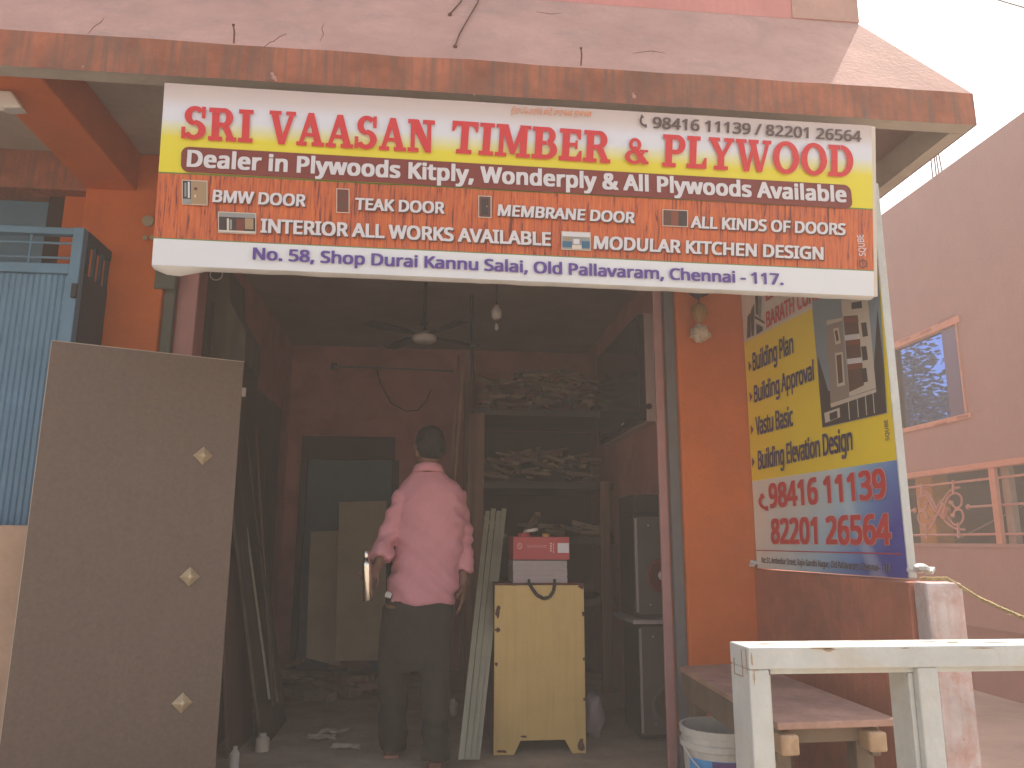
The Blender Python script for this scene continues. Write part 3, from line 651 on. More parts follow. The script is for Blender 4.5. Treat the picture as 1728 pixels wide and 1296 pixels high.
# ---- low wall with end post
lw = thing('low_wall', (1.85, 2.7, 0), 'waist high red brown side wall carrying the yellow and blue board', 'wall')
ZLW = zb-.006
Ye = PZ(1562, 985, ZLW).y; Xe = PZ(1562, 985, ZLW).x
print('low wall end', Ye, Xe)
MB().slab([(Xa-.015, 3.995, 0), (Xe, Ye+.10, 0), (Xe, Ye+.10, ZLW), (Xa-.015, 3.995, ZLW)], Vector((.125,.012,0))).build('wall_body', M['redlow'], lw, bevel=.006)
g = MB(); g.slab([(Xe+.003, Ye, 0), (Xe+.130, Ye-.014, 0), (Xe+.130, Ye-.014, ZLW+.004), (Xe+.003, Ye, ZLW+.004)], Vector((.010,.098,0))); g.build('end_face', M['postpaint'], lw, bevel=.012)

# ============================================================ NEIGHBOUR BUILDING
XN = 6.0
nb = thing('neighbour_building', (XN, 8, 0), 'plain mauve building at the right with one blue glass window and an iron railing', 'building')
ztop = PXp(1728, 188, XN).z
op_t = (PXp(1524,806,XN).z+PXp(1728,773,XN).z)/2; op_b = (PXp(1530,918,XN).z+PXp(1728,920,XN).z)/2
wz1, wz0 = PXp(1560,560,XN).z, PXp(1560,718,XN).z
wy1, wy0 = PXp(1512,650,XN).y, PXp(1622,620,XN).y
wz1 = (PXp(1512,588,XN).z+PXp(1616,546,XN).z)/2; wz0 = (PXp(1520,724,XN).z+PXp(1633,698,XN).z)/2
plz = PXp(1690,1064,XN).z
print('neighbour', ztop, op_t, op_b, wy0, wy1, wz0, wz1, plz)
Y0, Y1 = 3.0, 26.0
T_ = .22
oy0, oy1 = 4.6, 13.5
MB().box(XN, XN+T_, Y0, Y1, op_b*0+plz, op_b).build('wall', M['mauve'], nb)
MB().box(XN+.03, XN+T_, Y0, Y1, 0, plz-.002).build('wall_base', M['mauvedark'], nb)  # lowest part of the wall in a darker mauve
MB().box(XN, XN+T_, oy1, Y1, op_b+.001, op_t).build('wall', M['mauve'], nb)
MB().box(XN, XN+T_, Y0, oy0, op_b+.001, op_t).build('wall', M['mauve'], nb)
MB().box(XN, XN+T_, Y0, Y1, op_t+.001, wz0).build('wall', M['mauve'], nb)
MB().box(XN, XN+T_, Y0, wy0, wz0+.001, wz1).build('wall', M['mauve'], nb)
MB().box(XN, XN+T_, wy1, Y1, wz0+.001, wz1).build('wall', M['mauve'], nb)
MB().box(XN, XN+T_, Y0, Y1, wz1+.001, ztop).build('wall', M['mauve'], nb)
MB().box(XN+T_+.001, XN+6, Y0, Y1, ztop-.3, ztop-.12).build('roof', M['concrete'], nb)
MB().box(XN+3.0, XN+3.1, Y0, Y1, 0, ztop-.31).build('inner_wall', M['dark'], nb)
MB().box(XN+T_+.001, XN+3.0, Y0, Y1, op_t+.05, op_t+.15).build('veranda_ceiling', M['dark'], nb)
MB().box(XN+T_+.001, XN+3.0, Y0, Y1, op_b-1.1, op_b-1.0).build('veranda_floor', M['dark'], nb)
# painted bands round the opening
g = MB(); g.box(XN-.012, XN+.10, oy0, oy1-.02, op_t-.035, op_t+.03); g.build('opening_band', M['salmonframe'], nb, bevel=.004)
g = MB(); g.box(XN-.012, XN+.10, oy0, oy1-.02, op_b-.03, op_b+.012); g.build('sill_band', M['mauve'], nb, bevel=.004)
# window
wn = MB(); t_ = .085
wn.box(XN-.02, XN+.09, wy0-t_, wy1+t_, wz1, wz1+t_); wn.box(XN-.02, XN+.09, wy0-t_, wy1+t_, wz0-t_*.7, wz0)
wn.box(XN-.02, XN+.09, wy0-t_*.25, wy0, wz0+.001, wz1-.001); wn.box(XN-.02, XN+.09, wy1, wy1+t_, wz0+.001, wz1-.001)
win = wn.build('window', M['salmonframe'], nb, bevel=.004)
gm, gt, gb = principled('blue_reflective_glass'); gb.inputs['Base Color'].default_value = (.13,.27,.72,1); gb.inputs['Metallic'].default_value = 1; gb.inputs['Roughness'].default_value = .0
def bump_glass(t, b):
    n = t.nodes.new('ShaderNodeTexNoise'); n.inputs['Scale'].default_value = 1.5; bp = t.nodes.new('ShaderNodeBump'); bp.inputs['Strength'].default_value = .008; bp.inputs['Distance'].default_value = .02
    t.links.new(n.outputs[0], bp.inputs['Height']); t.links.new(bp.outputs[0], b.inputs['Normal'])
wsp = PXp(1592, 620, XN).y
MB().box(XN+.05, XN+.056, wsp, wy1, wz0, wz1).build('pane', gm, win)
gm2, gt2, gb2 = principled('violet_reflective_glass'); gb2.inputs['Base Color'].default_value = (.10,.07,.16,1); gb2.inputs['Metallic'].default_value = .2; gb2.inputs['Roughness'].default_value = .25
MB().box(XN+.02, XN+.028, wy0, wsp-.002, wz0, wz1).build('sliding_pane', gm2, win)
# small printed marks on the frame tape
def Wf(px, py, lift=0.0): return PXp(px, py, XN-.021-lift)
for tx, pl, pr, pt in (('AKSHARA', (1583,548), (1611,534), (1583,543)), ('AKSHARA', (1552,567), (1572,558), (1552,562)), ('AKSHARA', (1518,579), (1536,572), (1518,575)),
                       ('AKSHARA', (1576,721), (1598,716), (1576,716)), ('AKSHARA', (1614,708), (1634,704), (1614,703))):
    put_text(tx, Wf, pl, pr, pt, P_bk, win, .001, .01)
# ochre pillar inside the veranda
a = PXp(1586, 920, XN+.5); b_ = PXp(1602, 920, XN+.5)
g = MB(); g.box(XN+.35, XN+.6, a.y-.17, a.y+.17, op_b-1.0, op_t+.049); g.build('veranda_pillar', M['ochre'], nb, bevel=.02)
# railing
rl = thing('iron_railing', (XN+.05, 8, op_b), 'pink iron railing with scroll and diamond ornament in the opening of the mauve building', 'railing')
XR = XN+.05
def Rw(px, py, dx=0): return PXp(px, py, XR+dx)
zr = [(Rw(1526,824).z+Rw(1728,801).z)/2, (Rw(1530,862).z+Rw(1728,850).z)/2, (Rw(1535,904).z+Rw(1728,900).z)/2]
for z in zr[::2]:
    g = MB(); g.tube([(XR, oy0, z), (XR, oy1, z)], .014, 8); g.build('rail', M['pinkmetal'], rl, smooth=True)
ya, yb = Rw(1545,862).y, Rw(1633,856).y
g = MB(); g.tube([(XR, ya, zr[1]), (XR, oy1, zr[1])], .014, 8); g.lathe((XR,ya-.02,zr[1]), [(.01,0),(.035,.03),(.01,.07)], 10, Vector((0,1,0))); g.build('rail', M['pinkmetal'], rl, smooth=True)
g = MB(); g.tube([(XR, yb, zr[1]), (XR, oy0, zr[1])], .014, 8); g.lathe((XR,yb+.02,zr[1]), [(.01,0),(.035,.03),(.01,.07)], 10, Vector((0,-1,0))); g.build('rail', M['pinkmetal'], rl, smooth=True)
for px in (1686,):
    y = Rw(px,850).y
    MB().box(XR-.05, XR-.005, y-.045, y+.045, op_b, op_t-.03).build('post', M['salmonframe'], rl, bevel=.004)
    MB().box(XR+.02, XR+.09, y-.16, y-.05, op_b, op_t-.03).build('post', M['concrete'], rl, bevel=.004)
def curve_px(pts, n=10):
    # smooth path through picture points (Catmull Rom) on the railing plane
    P = [Vector((p[0], p[1], 0)) for p in pts]; P = [P[0]*2-P[1]]+P+[P[-1]*2-P[-2]]; out = []
    for i in range(1, len(P)-2):
        for k in range(n):
            t = k/n; a, b, c, d = P[i-1], P[i], P[i+1], P[i+2]
            q = .5*((2*b)+(c-a)*t+(2*a-5*b+4*c-d)*t*t+(3*b-a-3*c+d)*t**3); out.append(Rw(q.x, q.y))
    out.append(Rw(P[-2].x, P[-2].y)); return out
orn = MB()
k = 228/869.
def Q(pts): return [(1500+x*k, 760+y*k) for x, y in pts]
for pts in ([(195,262),(235,265),(275,310),(310,375),(345,430),(390,480),(440,505),(490,510)], [(215,515),(265,505),(300,440),(330,360),(370,290),(410,250),(455,238)],
            [(245,340),(240,375),(205,380),(190,335),(205,295),(240,290),(270,340),(300,390)], [(247,432),(235,400),(205,395),(190,430),(205,475),(245,485),(280,450),(300,410)],
            [(400,335),(430,370),(465,350),(465,300),(430,275),(385,300),(355,360)], [(412,418),(430,385),(465,385),(480,430),(460,470),(420,475),(375,420)]):
    orn.tube(curve_px(Q(pts)), .013, 7)
orn.build('scrollwork', M['pinkmetal'], rl, smooth=True)
for x, y in ((245,340),(247,432),(400,335),(412,418)):
    c = Rw(*Q([(x,y)])[0]); g = MB(); g.lathe(c-Vector((0,0,.028)), [(.005,0),(.024,.012),(.028,.028),(.024,.044),(.005,.056)], 10); g.build('ball', M['pinkmetal'], rl, smooth=True)
g = MB(); dq = [Rw(*p, -.03) for p in Q([(325,320),(378,378),(348,448),(298,388)])]; g.slab(dq, Vector((.03,0,0))); g.build('diamond_plate', M['salmonframe'], rl, bevel=.004)
for f in (-.35, 0, .35):
    a = (dq[0]*(.5-f)+dq[1]*(.5+f)); b_ = (dq[3]*(.5-f)+dq[2]*(.5+f)); MB().bar(a+Vector((-.008,0,0)), b_+Vector((-.008,0,0)), .012).build('plate_ridge', M['pinkmetal'], rl)
for x, y0, y1 in ((210,218,300),(413,192,280),(240,475,570),(447,465,560)):
    a, b_ = Rw(*Q([(x,y0)])[0], -.02), Rw(*Q([(x,y1)])[0], -.02); MB().bar(a, b_, .022).build('clamp', M['pinkmetal'], rl)
g = MB(); g.tube([PXp(1612,912,XN+.4), PXp(1728,853,XN+.2)], .01, 6); g.build('veranda_wire', M['concrete'], nb)
# rebar on the roof
for i, (x0, x1) in enumerate(((1568,1573),(1574,1579),(1576,1584),(1580,1590))):
    a = PXp(x1, 292-(i*3), XN+.1); b_ = PXp(x0, 240, XN+.1); 
    g = MB(); g.tube([Vector((XN+.1, a.y, ztop-.05)), Vector((b_.x, b_.y, b_.z))], .008, 6)
    g.build('reinforcement_bar', M['rust'], label='thin upright steel bar sticking out of the mauve roof parapet', cat='steel bar', group='steel bars on the neighbouring roof')
# tree standing behind the shop, seen in the blue window
tr = thing('leafy_tree', (1.7, 16.5, 0), 'green leafy tree behind the shop mirrored in the blue window of the mauve building', 'tree')
g = MB(); TX, TY = 1.7, 16.5
g.tube([(TX,TY,0),(TX+.1,TY,2),(TX-.1,TY+.1,3.4),(TX,TY,5)], [.2,.16,.12,.05], 8)
for k in range(9):
    a = R(40*k); z = 2.2+.22*k; g.tube([(TX,TY,z), (TX+.8*math.cos(a),TY+.8*math.sin(a),z+.6), (TX+1.4*math.cos(a),TY+1.4*math.sin(a),z+1.0)], [.06,.04,.01], 5)
g.build('trunk', M['bark'], tr)
g = MB(); rr = random.Random(3)
cl = [(rr.gauss(0,1.1), rr.gauss(0,1.0), 3.9+rr.gauss(0,.85)) for _ in range(70)]
for cx, cy, cz in cl:
    for _ in range(130):
        p = Vector((TX+cx+rr.gauss(0,.25), TY+cy+rr.gauss(0,.25), cz+rr.gauss(0,.24))); s_ = rr.uniform(.06,.12)
        a = Vector((rr.gauss(0,1), rr.gauss(0,1), rr.gauss(0,1))).normalized(); x, y = frame_of(a); g.add([p-x*s_, p+y*s_*.4, p+x*s_, p-y*s_*.4], [(0,1,2,3)])
g.build('crown', M['leaf'], tr)

# ============================================================ LEFT BAY: blue gate, beige wall
bg = thing('blue_gate', (-2.6, 3.68, FLOOR), 'blue corrugated steel gate with open grille on top left of the orange pillar', 'gate')
YG = 3.70
gx1 = PY(146, 400, YG).x; gz1 = PY(150, 388, YG).z; gzm = PY(60, 462, YG).z
print('gate', gx1, gz1, gzm)
n = 105; vs = []; fs = []
for i in range(n*4+1):
    x = -4.6+(gx1-.05+4.6)*i/(n*4); d = -.006 if (i % 4) == 0 else 0
    vs += [(x, YG-d, FLOOR+.05), (x, YG-d, gzm)]
for i in range(n*4): a = i*2; fs.append((a, a+2, a+3, a+1))
MB().add(vs, fs).build('corrugated_sheet', M['blue'], bg)
MB().box(gx1-.05, gx1, YG-.03, YG+.02, FLOOR, gz1).build('stile', M['blue'], bg, bevel=.004)
MB().box(-4.6, gx1-.052, YG-.02, YG+.02, gzm+.001, gzm+.05).build('rail', M['blue'], bg, bevel=.004)
MB().box(-4.6, gx1-.052, YG-.02, YG+.02, gz1-.035, gz1).build('rail', M['blue'], bg, bevel=.004)
for k_ in (.36, .68):
    z = gzm+(gz1-gzm)*k_; g = MB(); g.tube([(-4.6,YG,z),(gx1-.05,YG,z)], .006, 6); g.build('grille_bar', M['blue'], bg)
for i in range(12):
    x = gx1-.05-.2*(i+1); g = MB(); g.tube([(x,YG,gzm+.05),(x,YG,gz1-.03)], .006, 6); g.build('grille_bar', M['blue'], bg)
# return side of the gate with upright slats
MB().box(gx1-.03, gx1, YG+.021, YS-.005, gzm-1.9, gzm+.02).build('return_panel', M['bluedark'], bg, bevel=.003)
MB().box(gx1-.03, gx1, YG+.021, YS-.005, gz1-.05, gz1).build('return_rail', M['bluedark'], bg)
for i in range(4):
    y = YG+.05+.075*i; MB().box(gx1-.02, gx1-.005, y, y+.02, gzm+.02, gz1-.05).build('return_slat', M['bluedark'], bg)
g = MB(); c = PY(127, 490, YG-.03); g.box(c.x-.012, c.x+.012, YG-.05, YG-.032, c.z-.04, c.z+.03); g.build('bolt', M['black'], bg, bevel=.003)
zbw = PY(20, 886, 3.46).z
MB().box(-4.5, PY(52,900,3.46).x+.06, 3.46, 3.6, FLOOR, zbw).build('beige_low_wall', M['beige'], bevel=.01, label='beige cement low wall below the blue gate at far left', cat='wall')
# white lamp fitting under the beam
lf = thing('lamp_fitting', tuple(PY(8,165,3.05)), 'white plastic lamp fitting under the orange beam at top left', 'lamp')
c = PY(5, 166, 3.05)
g = MB(); g.slab([PY(-30,150,3.05), PY(18,152,3.05), PY(36,180,3.05), PY(8,181,3.05), PY(-30,170,3.05)], Vector((0,.06,0))); g.build('body', M['offwhite'], lf, bevel=.008)
c = PY(3, 187, 3.06); g = MB(); g.lathe(c, [(.004,0),(.012,.006),(.012,.03)], 10); g.build('socket', M['offwhite'], lf)
MB().bar(PY(-10,150,3.08), Vector((PY(-10,150,3.08).x, 3.08, BEAMZ if False else SOF)), .02).build('mount', M['offwhite'], lf)

# ============================================================ BROWN DOOR LEAF with three square knobs
dl = thing('brown_door_leaf', (-1.2, 3.5, FLOOR), 'dark brown flush door leaning left of the opening with three square brass studs', 'door')
DT = CAM.z+.823
a, b_ = PZ(88,575,DT), PZ(412,611,DT)
dn = (b_-a).cross(Vector((0,0,1))).normalized()
if dn.y > 0: dn = -dn
lean = -dn*.05
door_bl, door_br = Vector((a.x,a.y,FLOOR))-lean, Vector((b_.x,b_.y,FLOOR))-lean
g = MB(); g.slab([door_bl, door_br, b_, a], -dn*.032); g.build('leaf', M['brownlam'], dl, bevel=.002)
dnn = (door_br-door_bl).cross(a-door_bl).normalized()
if dnn.y > 0: dnn = -dnn
def Dp(px, py, lift=0): return PP(px, py, a, dnn)+dnn*lift
ed = .003
for p, q in ((a,b_), (a,door_bl), (b_,door_br)):
    MB().bar(p-dnn*.016, q-dnn*.016, .0335, .0045).build('edge_band', M['edgeband'], dl) if False else None
g = MB(); g.slab([a+dnn*.0006, b_+dnn*.0006, b_+dnn*.0006+Vector((0,0,.003)), a+dnn*.0006+Vector((0,0,.003))], -dnn*.033); g.build('edge_band', M['edgeband'], dl)
u = (b_-a).normalized()
g = MB(); g.slab([a+dnn*.0006-u*.003, a+dnn*.0006, door_bl+dnn*.0006, door_bl+dnn*.0006-u*.003], -dnn*.033); g.build('edge_band', M['edgeband'], dl)
for cx, cy in ((342.5,769),(320,973),(307,1186)):
    c = Dp(cx, cy, .0); sz = .0415; upv = Vector((0,0,1)); g = MB(); vs = []
    tilt = {769:0, 973:.3, 1186:.6}[cy]
    prev = None
    for i, (r_, h_) in enumerate(((1,.001),(1,.008),(.86,.014),(.84,.011),(.68,.018),(.66,.015),(.5,.022),(.48,.019),(.3,.026),(.1,.03))):
        vs += [c+dnn*h_+(u*math.cos(R(90*k))+upv*math.sin(R(90*k)))*sz*r_ for k in range(4)]
    fs = [(i*4+k, i*4+(k+1)%4, i*4+4+(k+1)%4, i*4+4+k) for i in range(9) for k in range(4)]+[(36,37,38,39)]
    g.add(vs, fs); g.build('square_stud', M['brass'], dl)
c = PY(411, 661, 3.75); g = MB(); g.box(c.x-.008, c.x+.008, 3.75, 3.77, c.z-.022, c.z+.02); g.build('hinge_plate', M['offwhite'], dl)

# ============================================================ INSIDE THE SHOP
# plywood boards standing against the left wall
def board(pts, th, m, label, cat='board', name='plywood_board', group=None):
    g = MB(); g.slab(pts, th); return g.build(name, m, bevel=.002, label=label, cat=cat, group=group)
M['ply1'] = woodmat('dark_plywood', (.085,.062,.04), (.05,.036,.025)); M['ply2'] = woodmat('green_brown_plywood', (.10,.085,.045), (.06,.05,.03)); M['ply3'] = woodmat('red_brown_plywood', (.15,.075,.05), (.10,.05,.035))
def stand(x0, x1, y0, y1, z1, m, label, tilt=.12, th=.018):
    # board stood on edge along the left wall, leaning to it
    pts = [(x0+tilt, y0, FLOOR), (x1+tilt, y1, FLOOR), (x1, y1, z1), (x0, y0, z1)]
    return board(pts, Vector((th,0,0)), m, label, group='boards leaning along the left wall')
stand(-1.33,-1.33,4.5,6.7,CAM.z+1.1,M['ply1'],'dark tall plywood sheet leaning furthest back against the left inner wall',.02)
stand(-1.30,-1.30,4.42,5.6,CAM.z+1.35,M['ply1'],'tallest dark plywood sheet at the left inner wall',.04)
stand(-1.27,-1.27,4.40,5.2,CAM.z+.95,M['ply2'],'olive plywood sheet in front of the tallest dark sheet',.10)
stand(-1.24,-1.23,4.45,4.95,CAM.z+.65,M['ply3'],'reddish plywood offcut leaning in the left board row',.2)
stand(-1.20,-1.20,4.6,5.3,CAM.z+.42,M['ply1'],'short dark plywood sheet nearest the room in the left board row',.3)
# dark bundle at upper left
board([PY(342,452,4.45), PY(386,452,4.45), PY(388,510,4.45), PY(415,560,4.45), PY(413,612,4.45), PY(328,602,4.45)], Vector((0,.4,0)), M['ply2'], 'dark hanging sheet bundle above the brown door top', name='sheet_bundle', cat='sheets')
g = MB(); c = PY(365,463,4.30); g.tube([c+Vector((.034*math.cos(R(t)),0,.034*math.sin(R(t)))) for t in range(0,361,20)], .0035, 6)
g.tube([c+Vector((0,0,.034)), c+Vector((0,0,.3))], .003, 5); g.build('hanging_ring', M['offwhite'], label='small white ring hanging above the brown door', cat='ring')
for i, (x0, y0, x1, y1, m, lb) in enumerate(((404,800,455,1180,'strip','thin pale green edged batten leaning behind the brown door'), (418,740,470,1185,'ply1','dark batten leaning behind the brown door edge'), (433,720,462,1190,'ply3','reddish batten leaning left of the back door'))):
    Yt = 5.0+.1*i; a1 = PY(x0,y0,Yt); b1 = PZ(x1,y1,FLOOR+.01) if False else PY(x1,y1,4.6+.1*i)
    g = MB(); g.bar(b1, a1, .02 if i==0 else .06, .012); g.build('wooden_batten', M[m], bevel=.002, label=lb, cat='batten', group='battens leaning at left inside')

# back door in the back wall
bd = thing('back_door', tuple(PY(590,1100,7.15)), 'dull teal back door under a dark painted recess strip in the shop back wall', 'door')
YB = 7.2
q0, q1 = PY(512,738,YB), PY(666,775,YB); zq = FLOOR
MB().box(q0.x, q1.x, YB-.06, YB-.002, PY(590,776,YB).z, PY(590,738,YB).z).build('lintel', M['darkrecess'], bd, bevel=.004)  # dark colour standing in for the recess above the leaf
xa, xb = PY(520,800,YB).x, PY(662,800,YB).x; zd = PY(590,777,YB).z
MB().box(xa, xb, YB-.04, YB-.002, FLOOR, zd-.001).build('leaf', M['teal'], bd, bevel=.003)
for f in (.25, .5, .75): MB().box(xa+.01, xb-.01, YB-.05, YB-.041, FLOOR+(zd-FLOOR)*f-.03, FLOOR+(zd-FLOOR)*f+.03).build('rail', M['teal'], bd, bevel=.002)
MB().box(xa-.06, xa-.001, YB-.07, YB-.002, FLOOR, zd).build('frame', M['darkrecess'], bd, bevel=.002)
MB().box(xb+.001, xb+.06, YB-.07, YB-.002, FLOOR, zd).build('frame', M['darkrecess'], bd, bevel=.002)
# beige boards leaning on it
board([PY(516,1110,6.1), PY(575,1125,6.1), PY(572,895,6.5), PY(524,897,6.5)], Vector((0,.018,0)), M['beigeboard'], 'shorter beige board leaning on the teal back door')
board([PY(566,1115,5.9), PY(650,1115,5.9), PY(652,845,6.4), PY(572,847,6.4)], Vector((0,.018,0)), M['beigeboard'], 'taller beige board leaning on the back door beside the man')
# wall rod with hanging cord
wr = thing('wall_rod', tuple(PY(665,622,7.15)), 'thin rod with sagging cord on the back wall below the ceiling', 'rod')
g = MB(); g.tube([PY(565,618,7.12), PY(765,626,7.12)], .008, 6); g.build('rod', M['steelgrey'], wr)
g = MB(); g.lathe(PY(563,618,7.14)-Vector((0,0,.03)), [(.03,0),(.03,.06)], 8); g.build('holder', M['black'], wr)
g = MB(); pts = [PY(x,y,7.10) for x,y in ((636,624),(643,650),(660,680),(685,694),(705,692),(720,675),(727,658))]; g.tube(pts, .006, 5); g.build('cord', M['wire'], wr)

# ceiling fan
fc_ = PY(716, 567, 5.25); ZC = CAM.z+1.8
fan = thing('ceiling_fan', (fc_.x, 5.25, fc_.z), 'four blade ceiling fan on a long rod above the man', 'fan')
g = MB(); g.tube([(fc_.x,5.25,fc_.z+.03),(fc_.x,5.25,ZC)], .011, 8); g.build('rod', M['black'], fan)
g = MB(); g.lathe((fc_.x,5.25,fc_.z-.05), [(.03,0),(.075,.008),(.085,.02),(.085,.045),(.05,.06),(.03,.085)], 20); g.build('motor', M['offwhite'], fan, smooth=True)
g = MB(); g.lathe((fc_.x,5.25,fc_.z+.07), [(.02,0),(.035,.01),(.015,.06)], 14); g.build('canopy', M['black'], fan)
for k_ in range(4):
    a_ = R(35+90*k_); d = Vector((math.cos(a_), math.sin(a_), 0)); n_ = Vector((-d.y, d.x, 0)); c = Vector((fc_.x,5.25,fc_.z+.0))
    g = MB(); g.add([c+d*.08-n_*.02, c+d*.08+n_*.02, c+d*.17+n_*.05+Vector((0,0,.01)), c+d*.46+n_*.06+Vector((0,0,.01)), c+d*.48, c+d*.46-n_*.06, c+d*.17-n_*.05], [(0,1,2,3,4,5,6)])
    o = g.build('blade', M['black'], fan); sm = o.modifiers.new('thick','SOLIDIFY'); sm.thickness = .004
# bulb holders
bh = thing('hanging_bulb', tuple(PY(837,552,4.9)), 'bare white bulb and holder hanging on a flex right of the fan', 'lamp')
c = PY(838,527,4.9)
g = MB(); g.tube([c+Vector((0,0,.03)), (c.x,4.9,ZC)], .005, 5); g.build('flex', M['wire'], bh)
g = MB(); g.lathe(c-Vector((0,0,.05)), [(.018,0),(.034,.015),(.034,.06),(.018,.085),(.012,.10)], 14); g.build('holder', M['offwhite'], bh, smooth=True)
c2 = PY(838,553,4.9); g = MB(); g.lathe(c2-Vector((0,0,.02)), [(.004,0),(.014,.01),(.014,.035),(.006,.05)], 10); g.build('pull_bead', M['offwhite'], bh, smooth=True)
g = MB(); g.tube([c2+Vector((0,0,.03)), c-Vector((0,0,.05))], .003, 5); g.build('pull_cord', M['wire'], bh)
a = PY(796,495,5.5); b_ = PY(797,642,5.5)
g = MB(); g.tube([(a.x,5.5,ZC),(b_.x,5.5,b_.z)], .014, 8); g.build('conduit_pipe', M['black'], label='dark upright pipe hanging from the ceiling left of the bulb', cat='pipe')

# shelf rack with wood offcuts
rk = thing('shelf_rack', tuple(PY(920,1100,6.6)), 'tall dark timber shelf rack at the right back of the shop', 'shelf')
M['shelfw'] = woodmat('dark_shelf_wood', (.07,.05,.038), (.04,.03,.024), 'X'); M['upr'] = woodmat('red_brown_upright', (.30,.15,.09), (.14,.07,.045))
YR0, YR1 = 6.1, 6.95
xl, xr = PY(802,750,YR0).x, 1.44
sh_z = [PY(900,690,YR0).z, PY(900,812,YR0).z, PY(900,905,YR0).z, PY(900,1010,YR0).z]
for z in sh_z: MB().box(xl-.02, xr, YR0, YR1, z-.06, z-.002).build('shelf', M['shelfw'], rk, bevel=.003)
MB().box(xl-.06, xl+.07, YR0-.04, YR0-.001, FLOOR, sh_z[0]-.05).build('upright', M['upr'], rk, bevel=.004)
MB().box(xl-.06, xl+.03, YR1+.002, YR1+.05, FLOOR, sh_z[0]+.4).build('upright', M['upr'], rk, bevel=.004)
MB().box(xr-.12, xr-.04, YR0-.04, YR0-.001, FLOOR, sh_z[1]).build('upright', M['upr'], rk, bevel=.004)
MB().box(xl, xr, YR1+.051, YR1+.06, FLOOR, sh_z[0]-.06).build('back_board', M['dark'], rk)
for i in range(3):
    for k_ in range(2):
        x = xl+.2+.5*k_+.1*i; MB().box(x, x+.35, YR0+.2, YR0+.6, sh_z[3]-.001-.0, sh_z[3]+.1+.05*i).build('dummy', M['dark'], rk) if False else None
offm = [woodmat('offcut_wood', (.42,.31,.21), (.24,.17,.11), 'X'), woodmat('offcut_wood_dark', (.22,.16,.11), (.12,.085,.06), 'X'), woodmat('offcut_wood_pink', (.34,.19,.15), (.22,.12,.09), 'X')]
rr = random.Random(11)
box_me = {}
def offcut(c, L_, rot, k, label, group):
    key = (k)
    if key not in box_me:
        g = MB(); g.obox((0,0,0), (1,1,1)); o = g.build('wood_offcut', offm[k], origin=(0,0,0)); box_me[key] = o.data; bpy.data.objects.remove(o)
    o = bpy.data.objects.new('wood_offcut', box_me[key]); C.objects.link(o); o.location = c; o.rotation_euler = rot; o.scale = L_
    tag(o, label, 'wood offcut', group)
for si, (z, n_, hmax) in enumerate(((sh_z[0], 95, .33), (sh_z[1], 80, .24), (sh_z[2], 22, .1))):
    nm = ('topmost', 'middle', 'lower')[si]
    for i in range(n_):
        x = rr.uniform(xl+.08, xr-.12); env = hmax*(.55+.45*math.sin(math.pi*min(1,max(0,(x-xl)/(xr-xl)))))
        h = .02+env*rr.random()**.8; yy = YR0+.04+rr.random()*.45*(1 if h < env*.7 else .6)
        ang = rr.gauss(0,.35)
        L_ = (rr.uniform(.10,.34), rr.uniform(.02,.06), rr.uniform(.012,.035))
        offcut((x, yy, z+h), L_, (rr.gauss(0,.3), rr.gauss(0,.22), (rr.gauss(0,.5) if rr.random()<.6 else R(90)+rr.gauss(0,.25))), rr.choice((0,0,1,1,2)),
               'rough wood offcut in the jumbled pile on the %s shelf of the rack' % nm, 'wood offcuts on the %s shelf' % nm)
# tall pale plank leaning in front of the rack
g = MB(); g.bar(PY(748,1080,5.2), PY(783,598,6.0), .055, .02); g.build('tall_plank', woodmat('honey_plank', (.30,.18,.09), (.2,.115,.06)), bevel=.002, label='tall honey coloured plank leaning behind the man', cat='plank')
g = MB(); g.bar(PY(742,1080,5.25), PY(774,600,6.02), .03, .02); g.build('tall_plank', woodmat('pink_plank', (.24,.13,.09), (.16,.09,.06)), bevel=.002, label='narrow reddish plank beside the tall honey coloured plank', cat='plank')

# television on the right wall
tv = thing('television', (1.42, 5.6, CAM.z+.75), 'large black flat television on the right inner wall', 'television')
tz1, tz0 = PXp(1086,527,1.39).z, PXp(1086,714,1.39).z; ty0, ty1 = PXp(1088,620,1.39).y, PXp(1017,680,1.39).y
print('tv', tz0, tz1, ty0, ty1)
MB().box(1.395, 1.459, ty0, ty1, tz0, tz1).build('backing_board', M['board'], tv, bevel=.003)
scr, st_, sb = principled('glossy_screen'); sb.inputs['Base Color'].default_value = (.012,.012,.013,1); sb.inputs['Roughness'].default_value = .12
MB().box(1.350, 1.394, ty0+.004, ty1-.004, tz0+.01, tz1-.01).build('body', M['black'], tv, bevel=.004)
MB().box(1.346, 1.3495, ty0+.02, ty1-.02, tz0+.03, tz1-.03).build('screen', scr, tv)
tvl = MB(); tvl.box(1.342, 1.3455, ty0+.42, ty0+.50, tz0+.045, tz0+.055); tvl.build('badge', M['offwhite'], tv)
g = MB(); c = PXp(1089,684,1.37); g.lathe((1.405,ty0-.012,c.z), [(.012,0),(.02,.004),(.02,.01)], 12, Vector((0,-1,0))); g.build('knob', M['black'], tv)

